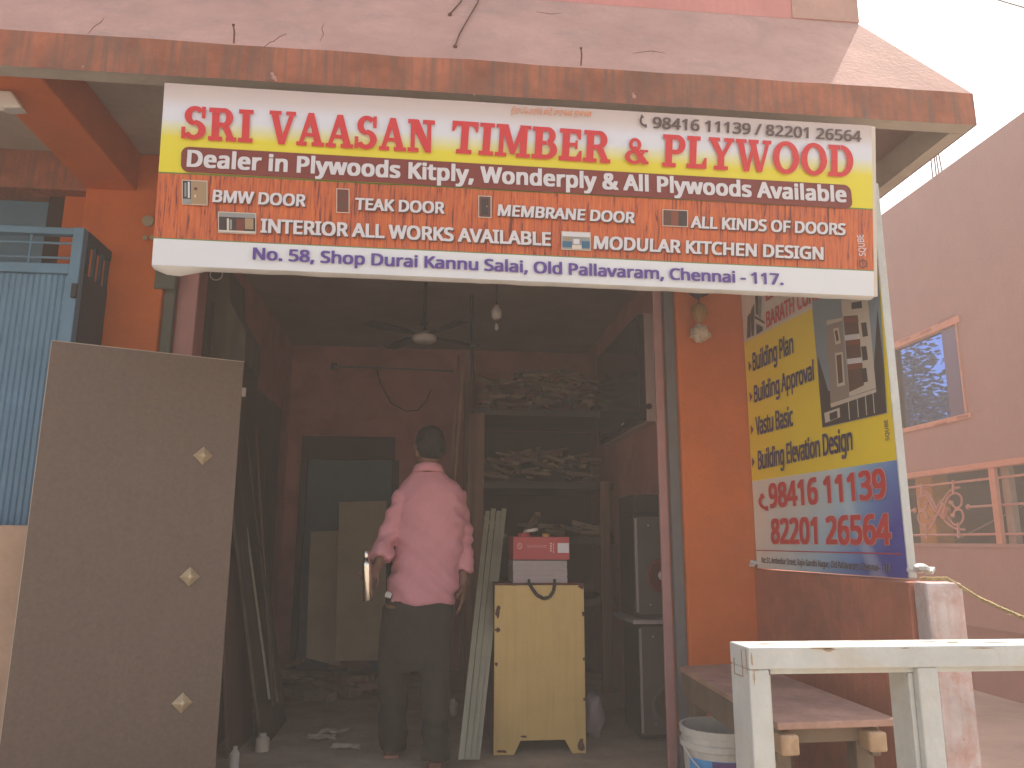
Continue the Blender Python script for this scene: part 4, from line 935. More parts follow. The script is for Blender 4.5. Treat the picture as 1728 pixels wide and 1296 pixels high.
# loudspeakers at the right
def speaker(y0, x0, x1, z0, z1, lb, r_, rz, m2):
    s_ = thing('loudspeaker', ((x0+x1)/2, y0, z0), lb, 'loudspeaker', 'stacked loudspeakers')
    MB().box(x0, x1, y0, y0+.35, z0, z1).build('cabinet', M['black'], s_, bevel=.006)
    MB().box(x0+.02, x1-.02, y0-.008, y0-.001, z0+.02, z1-.02).build('front_panel', M['glassgrey'], s_, bevel=.003)
    c = Vector(((x0+x1)/2+.02, y0-.009, z0+rz)); ax = Vector((0,-1,0))
    g = MB(); g.lathe(c, [(r_,0),(r_,.012),(r_*.85,.014),(r_*.8,.006),(r_*.3,-.012)], 28, ax); g.build('cone', m2, s_, smooth=True)
    g = MB(); g.lathe(c+ax*.001, [(r_*.3,-.01),(r_*.28,.01),(r_*.1,.018)], 16, ax); g.build('dust_cap', M['offwhite'] if m2 is M['cone'] else M['glassgrey'], s_, smooth=True)
    g = MB(); g.bar((x0+.012,y0-.012,z0+.03), (x0+.012,y0-.012,z1-.03), .012); g.build('edge_trim', M['greylam'], s_)
    for q in (.12, .88): 
        g = MB(); g.lathe(Vector((x0+.09, y0-.009, z0+(z1-z0)*q)), [(.006,0),(.004,.004)], 8, ax); g.build('screw', M['offwhite'], s_)
    return s_
zz0 = PY(1085,1042,4.6).z; zz1 = PY(1085,866,4.6).z; sx0 = PY(1070,950,4.6).x
speaker(4.6, sx0, sx0+.30, zz0, zz1, 'upper loudspeaker with a dark red cone behind the right pink jamb', .10, .24, M['cone'])
speaker(4.6, sx0+.01, sx0+.31, FLOOR+.02, zz0-.03, 'lower grey loudspeaker on the floor behind the right pink jamb', .10, .18, M['glassgrey'])
MB().box(sx0-.04, sx0+.32, 4.5, 5.0, zz0-.028, zz0-.003).build('shelf_board', M['greylam'], bevel=.004, label='thin grey shelf board between the two loudspeakers', cat='board')
am = thing('amplifier', (sx0+.15, 4.6, zz1), 'black amplifier box on top of the upper loudspeaker', 'amplifier')
MB().box(sx0-.0, sx0+.29, 4.58, 4.95, zz1+.002, zz1+.11).build('case', M['black'], am, bevel=.004)
MB().box(sx0+.2, sx0+.26, 4.576, 4.579, zz1+.02, zz1+.035).build('label_plate', M['offwhite'], am)

# yellow counter
YT = 4.39
ct = thing('yellow_counter', (.6, YT, FLOOR), 'narrow cream yellow painted counter with chipped edges and cut out feet', 'counter')
x0, x1 = PY(834,1120,YT).x, PY(987,1120,YT).x; zt_ = PY(910,984,YT).z; zf = PY(910,1272,YT).z
FLC = FLOOR+.002
print('counter', x0, x1, zt_, zf)
xa_, xb_ = x0+(x1-x0)*.25, x0+(x1-x0)*.85; h_ = .07
front = [(x0,YT,FLC),(x0+(x1-x0)*.22,YT,FLC),(x0+(x1-x0)*.29,YT,FLC+h_),(x0+(x1-x0)*.77,YT,FLC+h_),(x0+(x1-x0)*.85,YT,FLC),(x1,YT,FLC),(x1,YT,zt_-.012),(x0,YT,zt_-.012)]
MB().slab(front, Vector((0,.018,0))).build('front_panel', M['yellow'], ct, bevel=.002)
MB().box(x0, x0+.018, YT+.019, YT+.55, FLC, zt_-.012).build('side_panel', M['chip'], ct)
MB().box(x1-.018, x1, YT+.019, YT+.55, FLC, zt_-.012).build('side_panel', M['chip'], ct)
MB().box(x0-.002, x1+.002, YT+.001, YT+.56, zt_-.011, zt_).build('top', M['chip'], ct, bevel=.002)
rr2 = random.Random(5)
def chip(px, py, rx, ry):
    pts = []; n2 = 11
    for k_ in range(n2):
        a_ = 2*math.pi*k_/n2; q = rr2.uniform(.6,1.1); p = PY(px+rx*q*math.cos(a_), py+ry*q*math.sin(a_), YT-.0012)
        p.x = min(max(p.x, x0), x1); p.z = min(max(p.z, FLC), zt_-.012); pts.append(p)
    MB().add(pts, [tuple(range(n2))]).build('paint_chip', M['chip'], ct)
for q in ((868,984,15,4),(846,982,5,5),(981,989,6,7),(985,1036,3,5),(840,1034,5,12),(840,1063,5,5),(838,1121,3,4),(985,1112,2,3),(980,1258,8,12),(884,1243,6,2.5),(848,1268,10,3),(842,1026,3,5),(950,984,4,2),(986,1180,2,3)): chip(*q)
# laminate sample stack with strap, red box, tape rolls
ss = thing('laminate_sample_stack', tuple(PY(912,980,YT+.02)), 'grey stack of laminate samples on the yellow counter under the red box', 'samples')
sa, sb_ = PY(866,960,YT+.02).x, PY(957,960,YT+.02).x; sz0 = zt_+.001; sz1 = PY(910,946,YT+.02).z
nlay = 9
for k_ in range(nlay):
    dx = rr2.uniform(-.002,.002); MB().box(sa+dx, sb_+dx, YT+.02, YT+.30, sz0+(sz1-sz0)*k_/nlay, sz0+(sz1-sz0)*(k_+1)/nlay-.0008).build('sample_sheet', M['greylam'], ss)
g = MB(); yy = YT-.006
pth = [PY(893,979,YT+.015)+Vector((0,.0,.006)), PY(892,983,yy), PY(898,993,yy-.004), PY(906,1004,yy-.006), PY(917,1010,yy-.008), PY(927,1008,yy-.006), PY(934,998,yy-.004), PY(936,986,yy), PY(936,979,YT+.015)+Vector((0,0,.006))]
for i in range(len(pth)-1):
    p, q = pth[i], pth[i+1]; d = (q-p).normalized(); n_ = Vector((0,-1,0)).cross(d)*.0095; 
    if i == 0: vs_prev = None
    g.slab([p-n_, q-n_, q+n_, p+n_], Vector((0,.003,0)))
g.build('strap', M['strap'], ss)
rb = thing('red_sample_box', (.6, YT+.02, sz1), 'flat red printed box lying on the grey laminate samples', 'box')
ra, rbx = PY(866,925,YT+.015).x, PY(961,925,YT+.015).x; rz1 = PY(910,906,YT+.015).z
MB().box(ra, rbx, YT+.015, YT+.31, sz1+.001, rz1).build('body', M['redbox'], rb, bevel=.003)
MB().box(ra, rbx, YT+.0135, YT+.0148, sz1+.001, sz1+.006).build('lower_edge', M['black'], rb)
def Rb(px, py, lift=0): return PY(px, py, YT+.0135-lift)
poly_on('white_label', Rb, [(941,916.5),(960,916.5),(960,933),(941,933)], P_white, rb, .0)
put_text('MASTERPIECES', Rb, (890,924), (923,924), (890,920), P_out, rb, .001, .0)
g = MB()
for k_ in range(20):
    a0, a1 = R(18*k_), R(18*(k_+1)); cx, cy = 877, 921.5
    g.add([Rb(cx+4.5*math.cos(a0),cy+5.5*math.sin(a0),.001),Rb(cx+4.5*math.cos(a1),cy+5.5*math.sin(a1),.001),Rb(cx+3.6*math.cos(a1),cy+4.6*math.sin(a1),.001),Rb(cx+3.6*math.cos(a0),cy+4.6*math.sin(a0),.001)], [(0,1,2,3)])
g.build('round_mark', P_out, rb)
put_text('S', Rb, (875,925.5), (879.5,925.5), (875,917.5), P_out, rb, .001, .0)
for y in (916,920,924,928): poly_on('print_line', Rb, [(928,y),(931.5,y),(931.5,y+2.6),(928,y+2.6)], P_out, rb, .001)
for y in (917,923,929): poly_on('print_line', Rb, [(933.5,y),(935,y),(935,y+4),(933.5,y+4)], P_out, rb, .001)
for i, (px, r_, h_, m_, lb) in enumerate(((884,.035,.02,'redbox','red tape roll at the left on the red box'), (896,.042,.016,'offwhite','white tape roll tilted over the red one on the box'), (921,.022,.018,'ochre','small orange yellow tape roll on the red box'), (945,.03,.012,'chip','dark tape roll at the right end of the red box'))):
    c = PY(px, 905, YT+.09); z = rz1+.001 + (.022 if i == 1 else 0)
    g = MB(); n_ = 22; vs = []; fs = []
    for k_ in range(n_):
        a_ = 2*math.pi*k_/n_; cs, sn = math.cos(a_), math.sin(a_)
        for rad, hz in ((r_,0),(r_,h_),(r_*.68,h_),(r_*.68,0)): vs.append((c.x+rad*cs, c.y+rad*sn, z+hz+(.006*cs if i==1 else 0)+(.006 if i==1 else 0)))
    for k_ in range(n_):
        a_, b2 = k_*4, ((k_+1)%n_)*4
        for j in range(4): fs.append((a_+j, b2+j, b2+(j+1)%4, a_+(j+1)%4))
    g.add(vs, fs); g.build('tape_roll', M[m_], label=lb, cat='tape roll', group='tape rolls on the red box')
# bundle of long strips
for i, (xt, xb2, lb) in enumerate(((823,778,'leftmost'), (833,788,'second from left'), (842,797,'third from left'), (851,805,'rightmost'))):
    top = PY(xt, 862-(i%2)*4, 4.75); bot = PY(xb2, 1282, 4.12+.02*i); bot.z = max(bot.z, FLOOR+.003)
    g = MB(); d = (top-bot).normalized(); wv = Vector((.0145,0,0)); g.slab([bot-wv, bot+wv, top+wv, top-wv], Vector((0,.012,0)))
    g.build('trim_strip', M['strip'], bevel=.0015, label='%s long grey green trim strip in the bundle left of the counter' % lb, cat='trim strip', group='long strips leaning by the counter')
# low jumble of timber billets at the back left of the floor
for i in range(22):
    c = PZ(rr2.uniform(445,650), rr2.uniform(1135,1205), FLOOR+.03); g = MB()
    g.obox(c+Vector((0,0,rr2.uniform(0,.10))), (rr2.uniform(.25,.6), rr2.uniform(.04,.09), rr2.uniform(.03,.06)), Matrix.Rotation(rr2.gauss(0,.6),3,'Z')@Matrix.Rotation(rr2.gauss(0,.12),3,'Y'))
    g.build('timber_billet', offm[rr2.choice((1,1,2,0))], bevel=.002, label='short timber billet in the low jumble on the floor left of the man', cat='timber', group='timber billets on the shop floor')
# bag and floor clutter
def blob(name, c, rx, ry, rz, m, label, cat, seed=0, nrm=.25):
    bm = bmesh.new(); bmesh.ops.create_icosphere(bm, subdivisions=3, radius=1)
    for v in bm.verts:
        f = 1+nrm*pnoise(v.co*1.8+Vector((seed,0,0)))+.1*pnoise(v.co*6+Vector((seed,0,0))); v.co = Vector((v.co.x*rx*f, v.co.y*ry*f, max(-.9,v.co.z)*rz*f+rz*.9))
    me = bpy.data.meshes.new(name); bm.to_mesh(me); bm.free(); me.materials.append(m); o = bpy.data.objects.new(name, me); C.objects.link(o); o.location = c
    for p in me.polygons: p.use_smooth = True
    return tag(o, label, cat)
c = PY(1002,1222,4.75); blob('plastic_bag', (c.x,4.75,FLOOR), .06,.06,.13, M['greylam'], 'crumpled pale plastic bag on the floor right of the counter', 'bag', 2)
for px, py, Y, r_, h_, m_, lb in ((400,1218,4.25,.024,.11,'offwhite','small white bottle on the floor behind the brown door'), (445,1222,4.6,.036,.09,'paper','pale tin on the floor near the leaning battens'), (645,1175,5.4,.02,.16,'paper','thin pale tube standing left of the man leg'), (764,1160,5.4,.035,.1,'offwhite','small white tin behind the man legs')):
    c = PY(px,py,Y); g = MB(); g.lathe((c.x,Y,FLOOR), [(r_,0),(r_,h_*.7),(r_*.5,h_*.85),(r_*.5,h_)], 14); g.build('small_container', M[m_], bevel=0, smooth=False, label=lb, cat='container')
for i, (px, py, lb) in enumerate(((540,1246,'pale crumpled paper sheet on the shop floor at left'), (580,1262,'second pale paper sheet on the shop floor nearer the man'), (560,1236,'torn paper piece lying furthest back on the shop floor'))):
    c = PZ(px,py,FLOOR+.004); g = MB(); rr3 = random.Random(i); n_ = 6; vs = []; fs = []
    for a_ in range(n_+1):
        for b2 in range(n_+1):
            vs.append((c.x-.08+.16*a_/n_+.02*rr3.random(), c.y-.05+.10*b2/n_+.02*rr3.random(), FLOOR+.004+.015*rr3.random()))
    for a_ in range(n_):
        for b2 in range(n_): k_ = a_*(n_+1)+b2; fs.append((k_,k_+1,k_+n_+2,k_+n_+1))
    g.add(vs, fs); g.build('paper_sheet', M['paper'], label=lb, cat='paper')

# ============================================================ ornaments on the right pillar
YO = YS-.03
mk = thing('guardian_mask', tuple(PY(1177,500,YO)), 'dark painted guardian mask hung on the right orange pillar just under the sign', 'mask')
c = PY(1177,478,YO); 
g = MB(); g.rings([(c+Vector((0,-.045+.045*abs(t)**2,0))+Vector((0,0,.085*t)), .092*math.sqrt(max(.02,1-t*t)), .03, (1,0,0), (0,1,0)) for t in [k_/6-1 for k_ in range(13)]], 18); g.build('face', M['rotan'], mk, smooth=True)
for sx in (-1,1):
    g = MB(); g.lathe(c+Vector((.033*sx,-.055,.0)), [(.003,0),(.016,.003),(.016,.008),(.004,.012)], 12, Vector((0,-1,0))); g.build('eye', M['shell'], mk)
    cc = c+Vector((sx*.085,-.03,-.03)); g = MB(); g.lathe(cc, [(.003,0),(.015,.01),(.015,.022),(.003,.032)], 10); g.build('ear_bead', M['gold'], mk, smooth=True)
g = MB(); g.tube([c+Vector((-.05,-.06,-.035)), c+Vector((-.02,-.074,-.05)), c+Vector((.02,-.074,-.05)), c+Vector((.05,-.06,-.035))], [.004,.012,.012,.004], 8); g.build('mouth', M['cone'], mk)
gd = thing('gourd_ornament', tuple(PY(1178,548,YO)), 'ribbed faded gold gourd hanging below the mask', 'ornament')
c = PY(1178,548,YO); n_ = 30; vs = []; fs = []; prof = [(.002,0),(.018,.012),(.036,.04),(.042,.068),(.034,.095),(.014,.112),(.004,.118)]
for (r_, h_) in prof:
    for k_ in range(n_): a_ = 2*math.pi*k_/n_; q = r_*(1+.13*math.cos(8*a_)); vs.append(c+Vector((q*math.cos(a_), q*math.sin(a_)-.03, h_)))
for i in range(len(prof)-1):
    for k_ in range(n_): fs.append((i*n_+k_, i*n_+(k_+1)%n_, (i+1)*n_+(k_+1)%n_, (i+1)*n_+k_))
MB().add(vs, fs).build('body', M['gold'], gd, smooth=True)
g = MB(); g.tube([c+Vector((0,-.03,.115)), c+Vector((0,-.03,.16))], .003, 5); g.tube([c+Vector((0,-.03,.0)), c+Vector((0,-.03,-.05))], .003, 5); g.build('string', M['wire'], gd)
c = PY(1179,566,YO)+Vector((0,-.03,0)); bm = bmesh.new(); bmesh.ops.create_icosphere(bm, subdivisions=3, radius=.045)
for v in bm.verts: v.co *= 1+.55*max(0,pnoise(v.co*55))**.8+.15*pnoise(v.co*120)
me = bpy.data.meshes.new('shell_ornament'); bm.to_mesh(me); bm.free(); me.materials.append(M['shell']); o = bpy.data.objects.new('shell_ornament', me); C.objects.link(o); o.location = c
tag(o, 'pale spiky shell cluster hanging below the gold gourd', 'ornament')

# ============================================================ BENCH, BUCKET
ZB = CAM.z-.55
A_, B_, C_, D_ = PZ(1146,1124,ZB), PZ(1268,1118,ZB), PZ(1516,1213,ZB), PZ(1312,1220,ZB)
print('bench', A_, B_, C_, D_)
bn = thing('wooden_bench', (A_.x, D_.y, FLOOR), 'rough brown wooden bench with paint stained top behind the white frame', 'bench')
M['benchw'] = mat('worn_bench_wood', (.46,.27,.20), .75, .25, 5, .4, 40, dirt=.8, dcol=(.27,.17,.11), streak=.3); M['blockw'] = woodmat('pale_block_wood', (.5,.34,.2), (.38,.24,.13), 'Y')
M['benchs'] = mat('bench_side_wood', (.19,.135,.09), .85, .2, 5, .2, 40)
MB().slab([D_, C_, B_, A_], Vector((0,0,-.022))).build('seat', M['benchw'], bn, bevel=.004)
def lerp(p, q, t): return p*(1-t)+q*t
dz = Vector((0,0,-.023)); wr_ = C_-D_; dp = A_-D_
for (p, q) in ((lerp(D_,A_,.03)+wr_*.05, lerp(A_,D_,.03)+(B_-A_)*.05), (lerp(C_,B_,.05)-wr_*.12, lerp(B_,C_,.05)-(B_-A_)*.12)):
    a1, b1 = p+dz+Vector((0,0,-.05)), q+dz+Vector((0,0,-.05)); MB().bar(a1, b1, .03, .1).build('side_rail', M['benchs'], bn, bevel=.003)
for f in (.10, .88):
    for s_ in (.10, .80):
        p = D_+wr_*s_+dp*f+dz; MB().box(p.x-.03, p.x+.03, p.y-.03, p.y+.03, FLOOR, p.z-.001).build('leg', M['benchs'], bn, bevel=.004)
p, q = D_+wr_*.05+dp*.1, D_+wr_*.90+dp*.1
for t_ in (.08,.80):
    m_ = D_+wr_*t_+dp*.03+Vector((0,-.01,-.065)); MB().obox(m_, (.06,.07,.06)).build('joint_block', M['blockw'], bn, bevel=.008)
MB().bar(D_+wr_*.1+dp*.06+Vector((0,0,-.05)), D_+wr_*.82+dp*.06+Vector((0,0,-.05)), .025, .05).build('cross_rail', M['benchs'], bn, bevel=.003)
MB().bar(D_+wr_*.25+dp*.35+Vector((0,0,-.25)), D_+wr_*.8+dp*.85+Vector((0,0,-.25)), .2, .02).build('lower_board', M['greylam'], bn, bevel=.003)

cb = PZ(1213,1232,CAM.z-.74)
print('bucket', cb)
bk = thing('paint_bucket', (cb.x, cb.y, FLOOR), 'white plastic paint bucket with blue and purple label below the bench', 'bucket')
zr_ = CAM.z-.72; RB = .145; hB = zr_-FLOOR
nB = 40
g = MB(); g.v = []; prof = [(RB*.86,0),(RB*.99,hB*.80),(RB*1.0,hB*.81),(RB*1.07,hB*.815),(RB*1.07,hB*.87),(RB*1.02,hB*.875),(RB*1.02,hB*.93),(RB*1.06,hB*.935),(RB*1.07,hB),(RB*1.0,hB),(RB*.97,hB*.8),(RB*.84,.01)]
vs = []; fs = []
for r_, h_ in prof:
    for k_ in range(nB): a_ = 2*math.pi*k_/nB; vs.append((cb.x+r_*math.cos(a_), cb.y+r_*math.sin(a_), FLOOR+h_))
for i in range(len(prof)-1):
    for k_ in range(nB): fs.append((i*nB+k_, i*nB+(k_+1)%nB, (i+1)*nB+(k_+1)%nB, (i+1)*nB+k_))
fs.append(tuple(range(nB))); fs.append(tuple((len(prof)-1)*nB+k_ for k_ in range(nB)))
MB().add(vs, fs).build('body', M['offwhite'] if False else mat('bucket_plastic', (.55,.52,.46), .45, .08, 8, dirt=.3, dcol=(.3,.25,.2)), bk, smooth=False)
def wrap(a0, a1, z0, z1, m, nm, lift):
    g = MB(); n_ = 10; vs = []; fs = []
    for k_ in range(n_+1):
        a_ = R(a0+(a1-a0)*k_/n_)
        for f in (z0, z1):
            r_ = RB*(.86+(.13)*f/.8)+lift; vs.append((cb.x+r_*math.sin(a_), cb.y-r_*math.cos(a_), FLOOR+hB*f))
    for k_ in range(n_): fs.append((2*k_,2*k_+2,2*k_+3,2*k_+1))
    return g.add(vs, fs).build(nm, m, bk, smooth=True)
wrap(-75, 75, .15, .74, M['lblue'], 'label', .002); wrap(-32, 25, .15, .735, M['lpurple'], 'label_panel', .0035)
wrap(-70, -38, .36, .44, P_white, 'label_patch', .0035)
def curved_text(s, ang0, z0, h, m):
    vs, fs = text_mesh(s, .02); y0, y1 = caph(.02); k_ = h/(y1-y0)
    out = []
    for v in vs:
        a_ = R(ang0)+v.x*k_/RB; zf = (z0+(v.y-y0)*k_)/hB; r_ = RB*(.86+.13*zf/.8)+.005+.0001*v.z
        out.append((cb.x+r_*math.sin(a_), cb.y-r_*math.cos(a_), FLOOR+z0+(v.y-y0)*k_))
    MB().add(out, fs).build('lettering', m, bk)
curved_text('paints', -18, .11, .028, P_white)
# figure mark and wire handle
g = MB(); hp = []
for k_ in range(13): a_ = R(-90+180*k_/12); hp.append((cb.x+RB*1.09*math.sin(a_), cb.y-RB*1.09*math.cos(a_)-.004, FLOOR+hB*.86-.13*math.cos(a_)**1.2 if math.cos(a_)>0 else FLOOR+hB*.86))
g.tube(hp, .003, 6); g.build('wire_handle', M['offwhite'], bk)

# ============================================================ WHITE FRAME in the foreground
YQ = 1.55
fr = thing('white_wooden_frame', (1.2, YQ, 0), 'chipped white painted door frame standing on edge at the lower right', 'door frame')
zt_f = PY(1262,1093,YQ).z; xl_f = PY(1264,1120,YQ).x; fw, fd, rb_ = .052, .10, .012
tilt = PY(1728,1086,YQ).z - PY(1728,1093,YQ).z
print('frame', zt_f, xl_f, PY(1728,1086,YQ).z)
X1 = 3.1
MB().box(xl_f, X1, YQ, YQ+fd, zt_f-.042, zt_f).build('head', M['whitepaint'], fr, bevel=.003)
MB().box(xl_f+.05, X1, YQ+.018, YQ+fd-.01, zt_f-.054, zt_f-.0425).build('head_rebate', M['whitepaint'], fr, bevel=.002)
MB().box(xl_f, xl_f+fw*.80, YQ+.0012, YQ+fd-.001, .0, zt_f-.0425).build('stile', M['whitepaint'], fr, bevel=.003)
MB().box(xl_f+fw*.80+.0005, xl_f+fw*.98, YQ+.018, YQ+fd-.01, .0, zt_f-.0545).build('stile_rebate', M['whitepaint'], fr, bevel=.002)
xm0 = PY(1556,1200,YQ).x; xm1 = PY(1590,1200,YQ).x
MB().box(xm0, xm1, YQ+.0012, YQ+fd-.001, 0, zt_f-.0425).build('mullion', M['whitepaint'], fr, bevel=.003)
MB().box(xm0-.011, xm0-.0005, YQ+.018, YQ+fd-.01, 0, zt_f-.0545).build('mullion_rebate', M['whitepaint'], fr, bevel=.002)
MB().box(xm1+.0005, xm1+.011, YQ+.018, YQ+fd-.01, 0, zt_f-.0545).build('mullion_rebate', M['whitepaint'], fr, bevel=.002)
MB().box(X1-.05, X1-.0005, YQ+.0012, YQ+fd-.001, 0, zt_f-.0425).build('stile', M['whitepaint'], fr, bevel=.003)
# bare end of the head showing in the side of the corner and mortise lines
M['bare'] = woodmat('bare_frame_wood', (.38,.27,.17), (.25,.17,.1), 'X')
for a_, b2 in (((YQ+.036,zt_f-.008),(YQ+.033,zt_f-.060)), ((YQ+.033,zt_f-.060),(YQ+.078,zt_f-.061)), ((YQ+.078,zt_f-.061),(YQ+.077,zt_f-.030)), ((YQ+.012,zt_f-.004),(YQ+.010,zt_f-.050))):
    MB().bar((xl_f-.0002,a_[0],a_[1]), (xl_f-.0002,b2[0],b2[1]), .0022).build('joint_crack', M['bare'], fr)
for (x, y, rx, ry) in ((.06,.05,.03,.004), (.16,.09,.02,.003), (.30,.085,.05,.003), (.42,.06,.04,.006), (.47,.05,.02,.009), (.56,.04,.05,.004), (.70,.07,.03,.003)):
    pts = [(xl_f+x+rx*math.cos(2*math.pi*k_/12)*random.uniform(.45,1.15), YQ+y+ry*math.sin(2*math.pi*k_/12)*random.uniform(.35,1.2), zt_f+.0008) for k_ in range(12)]
    MB().add(pts, [tuple(range(12))]).build('paint_chip', M['bare'], fr)
for (x, z, rx, rz) in ((.165,.001,.016,.004), (.15,-.001,.03,.002), (.006,.02,.0022,.014), (.012,.039,.012,.0012), (.009,.052,.002,.016), (.33,.0,.012,.0015), (.5,.001,.03,.0015)):
    pts = [(xl_f+x+rx*math.cos(2*math.pi*k_/12)*random.uniform(.45,1.15), YQ-.0008, zt_f-.004-z+rz*math.sin(2*math.pi*k_/12)*random.uniform(.35,1.2)) for k_ in range(12)]
    MB().add(pts, [tuple(range(12))]).build('paint_chip', M['bare'], fr)

# ============================================================ rope, wires, nails
rp = MB(); pts = [Vector((Xe+.06, Ye+.12, ZLW+.012)), Vector((Xe+.10, Ye+.03, ZLW+.016)), PY(1622,990,Ye-.02), PY(1650,1008,Ye-.1), PY(1690,1027,Ye-.25), PY(1728,1043,Ye-.38), PY(1790,1070,Ye-.6)]
path = []
for i in range(len(pts)-1):
    for k_ in range(8): path.append(lerp(pts[i], pts[i+1], k_/8))
for ph in (0, 2.1, 4.2):
    rp.tube([p+Vector((0, .0035*math.cos(i*1.1+ph), .0035*math.sin(i*1.1+ph)))+Vector((0,0,.002*pnoise(Vector((i*.4,0,0))))) for i, p in enumerate(path)], .0036, 5)
for k_ in range(26):
    i = rr2.randrange(len(path)); p = path[i]; d = Vector((rr2.gauss(0,1), rr2.gauss(0,1), rr2.gauss(0,1))).normalized()*.022; rp.tube([p, p+d*.6+Vector((0,0,-.002)), p+d], .0007, 3)
rp.build('coir_rope', M['rope'], label='frayed coir rope tied over the low wall end running down to the right', cat='rope')
knot = PY(1629,991,Ye-.03)
def slope_pt(px, py): 
    # point on the sloping slab
    n_ = Vector((0, -(ZW-ZFT), (YW-YF))).normalized(); return PP(px, py, Vector((0,YF,ZFT)), n_) + n_*.003
for (px, py, lb) in ((395,71,'rusty nail sticking up from the left of the sloping sunshade'), (980,109,'rusty nail sticking up near the middle of the sloping sunshade')):
    p = slope_pt(px,py); g = MB(); g.tube([p-Vector((0,0,.01)), p+Vector((.002,-.012,.035)), p+Vector((-.002,-.018,.058))], .0035, 6); g.tube([p+Vector((-.002,-.018,.058)), p+Vector((-.002,-.019,.063))], .006, 6)
    g.build('rusty_nail', M['rust'], label=lb, cat='nail', group='nails in the sunshade')
for (pp_, lb) in (([(768,82),(775,62),(792,32),(806,8),(815,-30)], 'longer dark wire trailing down the sloping sunshade'), ([(759,28),(766,20),(778,6),(790,-25)], 'shorter dark wire trailing down the sloping sunshade')):
    g = MB(); g.tube([slope_pt(x,y)+Vector((0,-.004,.006)) for x,y in pp_], .0035, 6); e_ = slope_pt(*pp_[0]); g.lathe(e_, [(.004,0),(.010,.006),(.005,.014)], 8); g.build('loose_wire', M['rust'], label=lb, cat='wire', group='wires on the sunshade')
g = MB()
for k_ in range(9):
    x0_ = 628+k_*8; g.tube([PY(x0_,151,3.02), PY(x0_+8,149,3.02)+Vector((0,.02,0)), PY(x0_+4+4*math.sin(k_*2),158,3.02), PY(x0_+6+3*math.cos(k_*3),166,3.02)], .004, 5)
g.tube([PY(622,147,3.03), PY(712,153,3.03)], .005, 5)
g.build('tangled_wire', M['wire'], label='tangle of dark wire under the sunshade above the sign', cat='wire')
g = MB(); a, b_ = PY(1650,-10,9), PY(1760,22,8); d = (b_-a); g.tube([a-d*12, b_+d*9], .012, 6); g.build('overhead_cable', M['wire'], label='overhead cable crossing the sky at top right', cat='cable')

# ============================================================ THE MAN
YM = 4.62-.35
def Bp(px, py, dy=0): return PY(px, py, YM+dy)
man = thing('person', (Bp(700,1280).x, YM, FLOOR), 'person in pink rolled sleeve shirt and dark trousers seen from behind holding a steel bottle', 'person')
def remeshed(parts_fn, name, m, parent, vox, smooth_it=4, fold=None, label=None):
    g = MB(); parts_fn(g); o = g.build(name, m, parent)
    r_ = o.modifiers.new('r','REMESH'); r_.mode = 'VOXEL'; r_.voxel_size = vox; r_.use_smooth_shade = True
    if smooth_it: s_ = o.modifiers.new('s','SMOOTH'); s_.iterations = smooth_it; s_.factor = .6
    bpy.context.view_layer.update()
    me = bpy.data.meshes.new_from_object(o.evaluated_get(bpy.context.evaluated_depsgraph_get()))
    if fold:
        me.update()
        cos = [v.co.copy() for v in me.vertices]; ns = [v.normal.copy() for v in me.vertices]
        for v, c_, n_ in zip(me.vertices, cos, ns): v.co = c_ + n_*fold(c_)
    o.modifiers.clear(); old = o.data; o.data = me; bpy.data.meshes.remove(old)
    if label: o['label'] = label
    for p in me.polygons: p.use_smooth = True
    return o
X_, Y_ = (1,0,0), (0,1,0)
mpx = (Bp(800,900)-Bp(700,900)).x/100      # metres per pixel at the man
neck = Bp(722,795); 
def T_ring(px, py, wpx, dep, dy=0, slope=0):
    return (Bp(px,py,dy), wpx*mpx/2, dep, (math.cos(R(-12)), math.sin(R(-12)), 0), (-math.sin(R(-12)), math.cos(R(-12)), 0))
sh_l, sh_r = Bp(684,840), Bp(768,838)
el_l, el_r = Bp(659,893,-.0), Bp(783,905,.02)
wr_l, wr_r = Bp(637,957,-.12), Bp(781,985,-.02)
hip_l, hip_r = Bp(676,1035), Bp(728,1035)
kn_l, kn_r = Bp(664,1150,.06), Bp(735,1152,-.04)
an_l, an_r = Bp(662,1258,.16), Bp(735,1268,-.10)
an_l.z = FLOOR+.09; an_r.z = FLOOR+.09
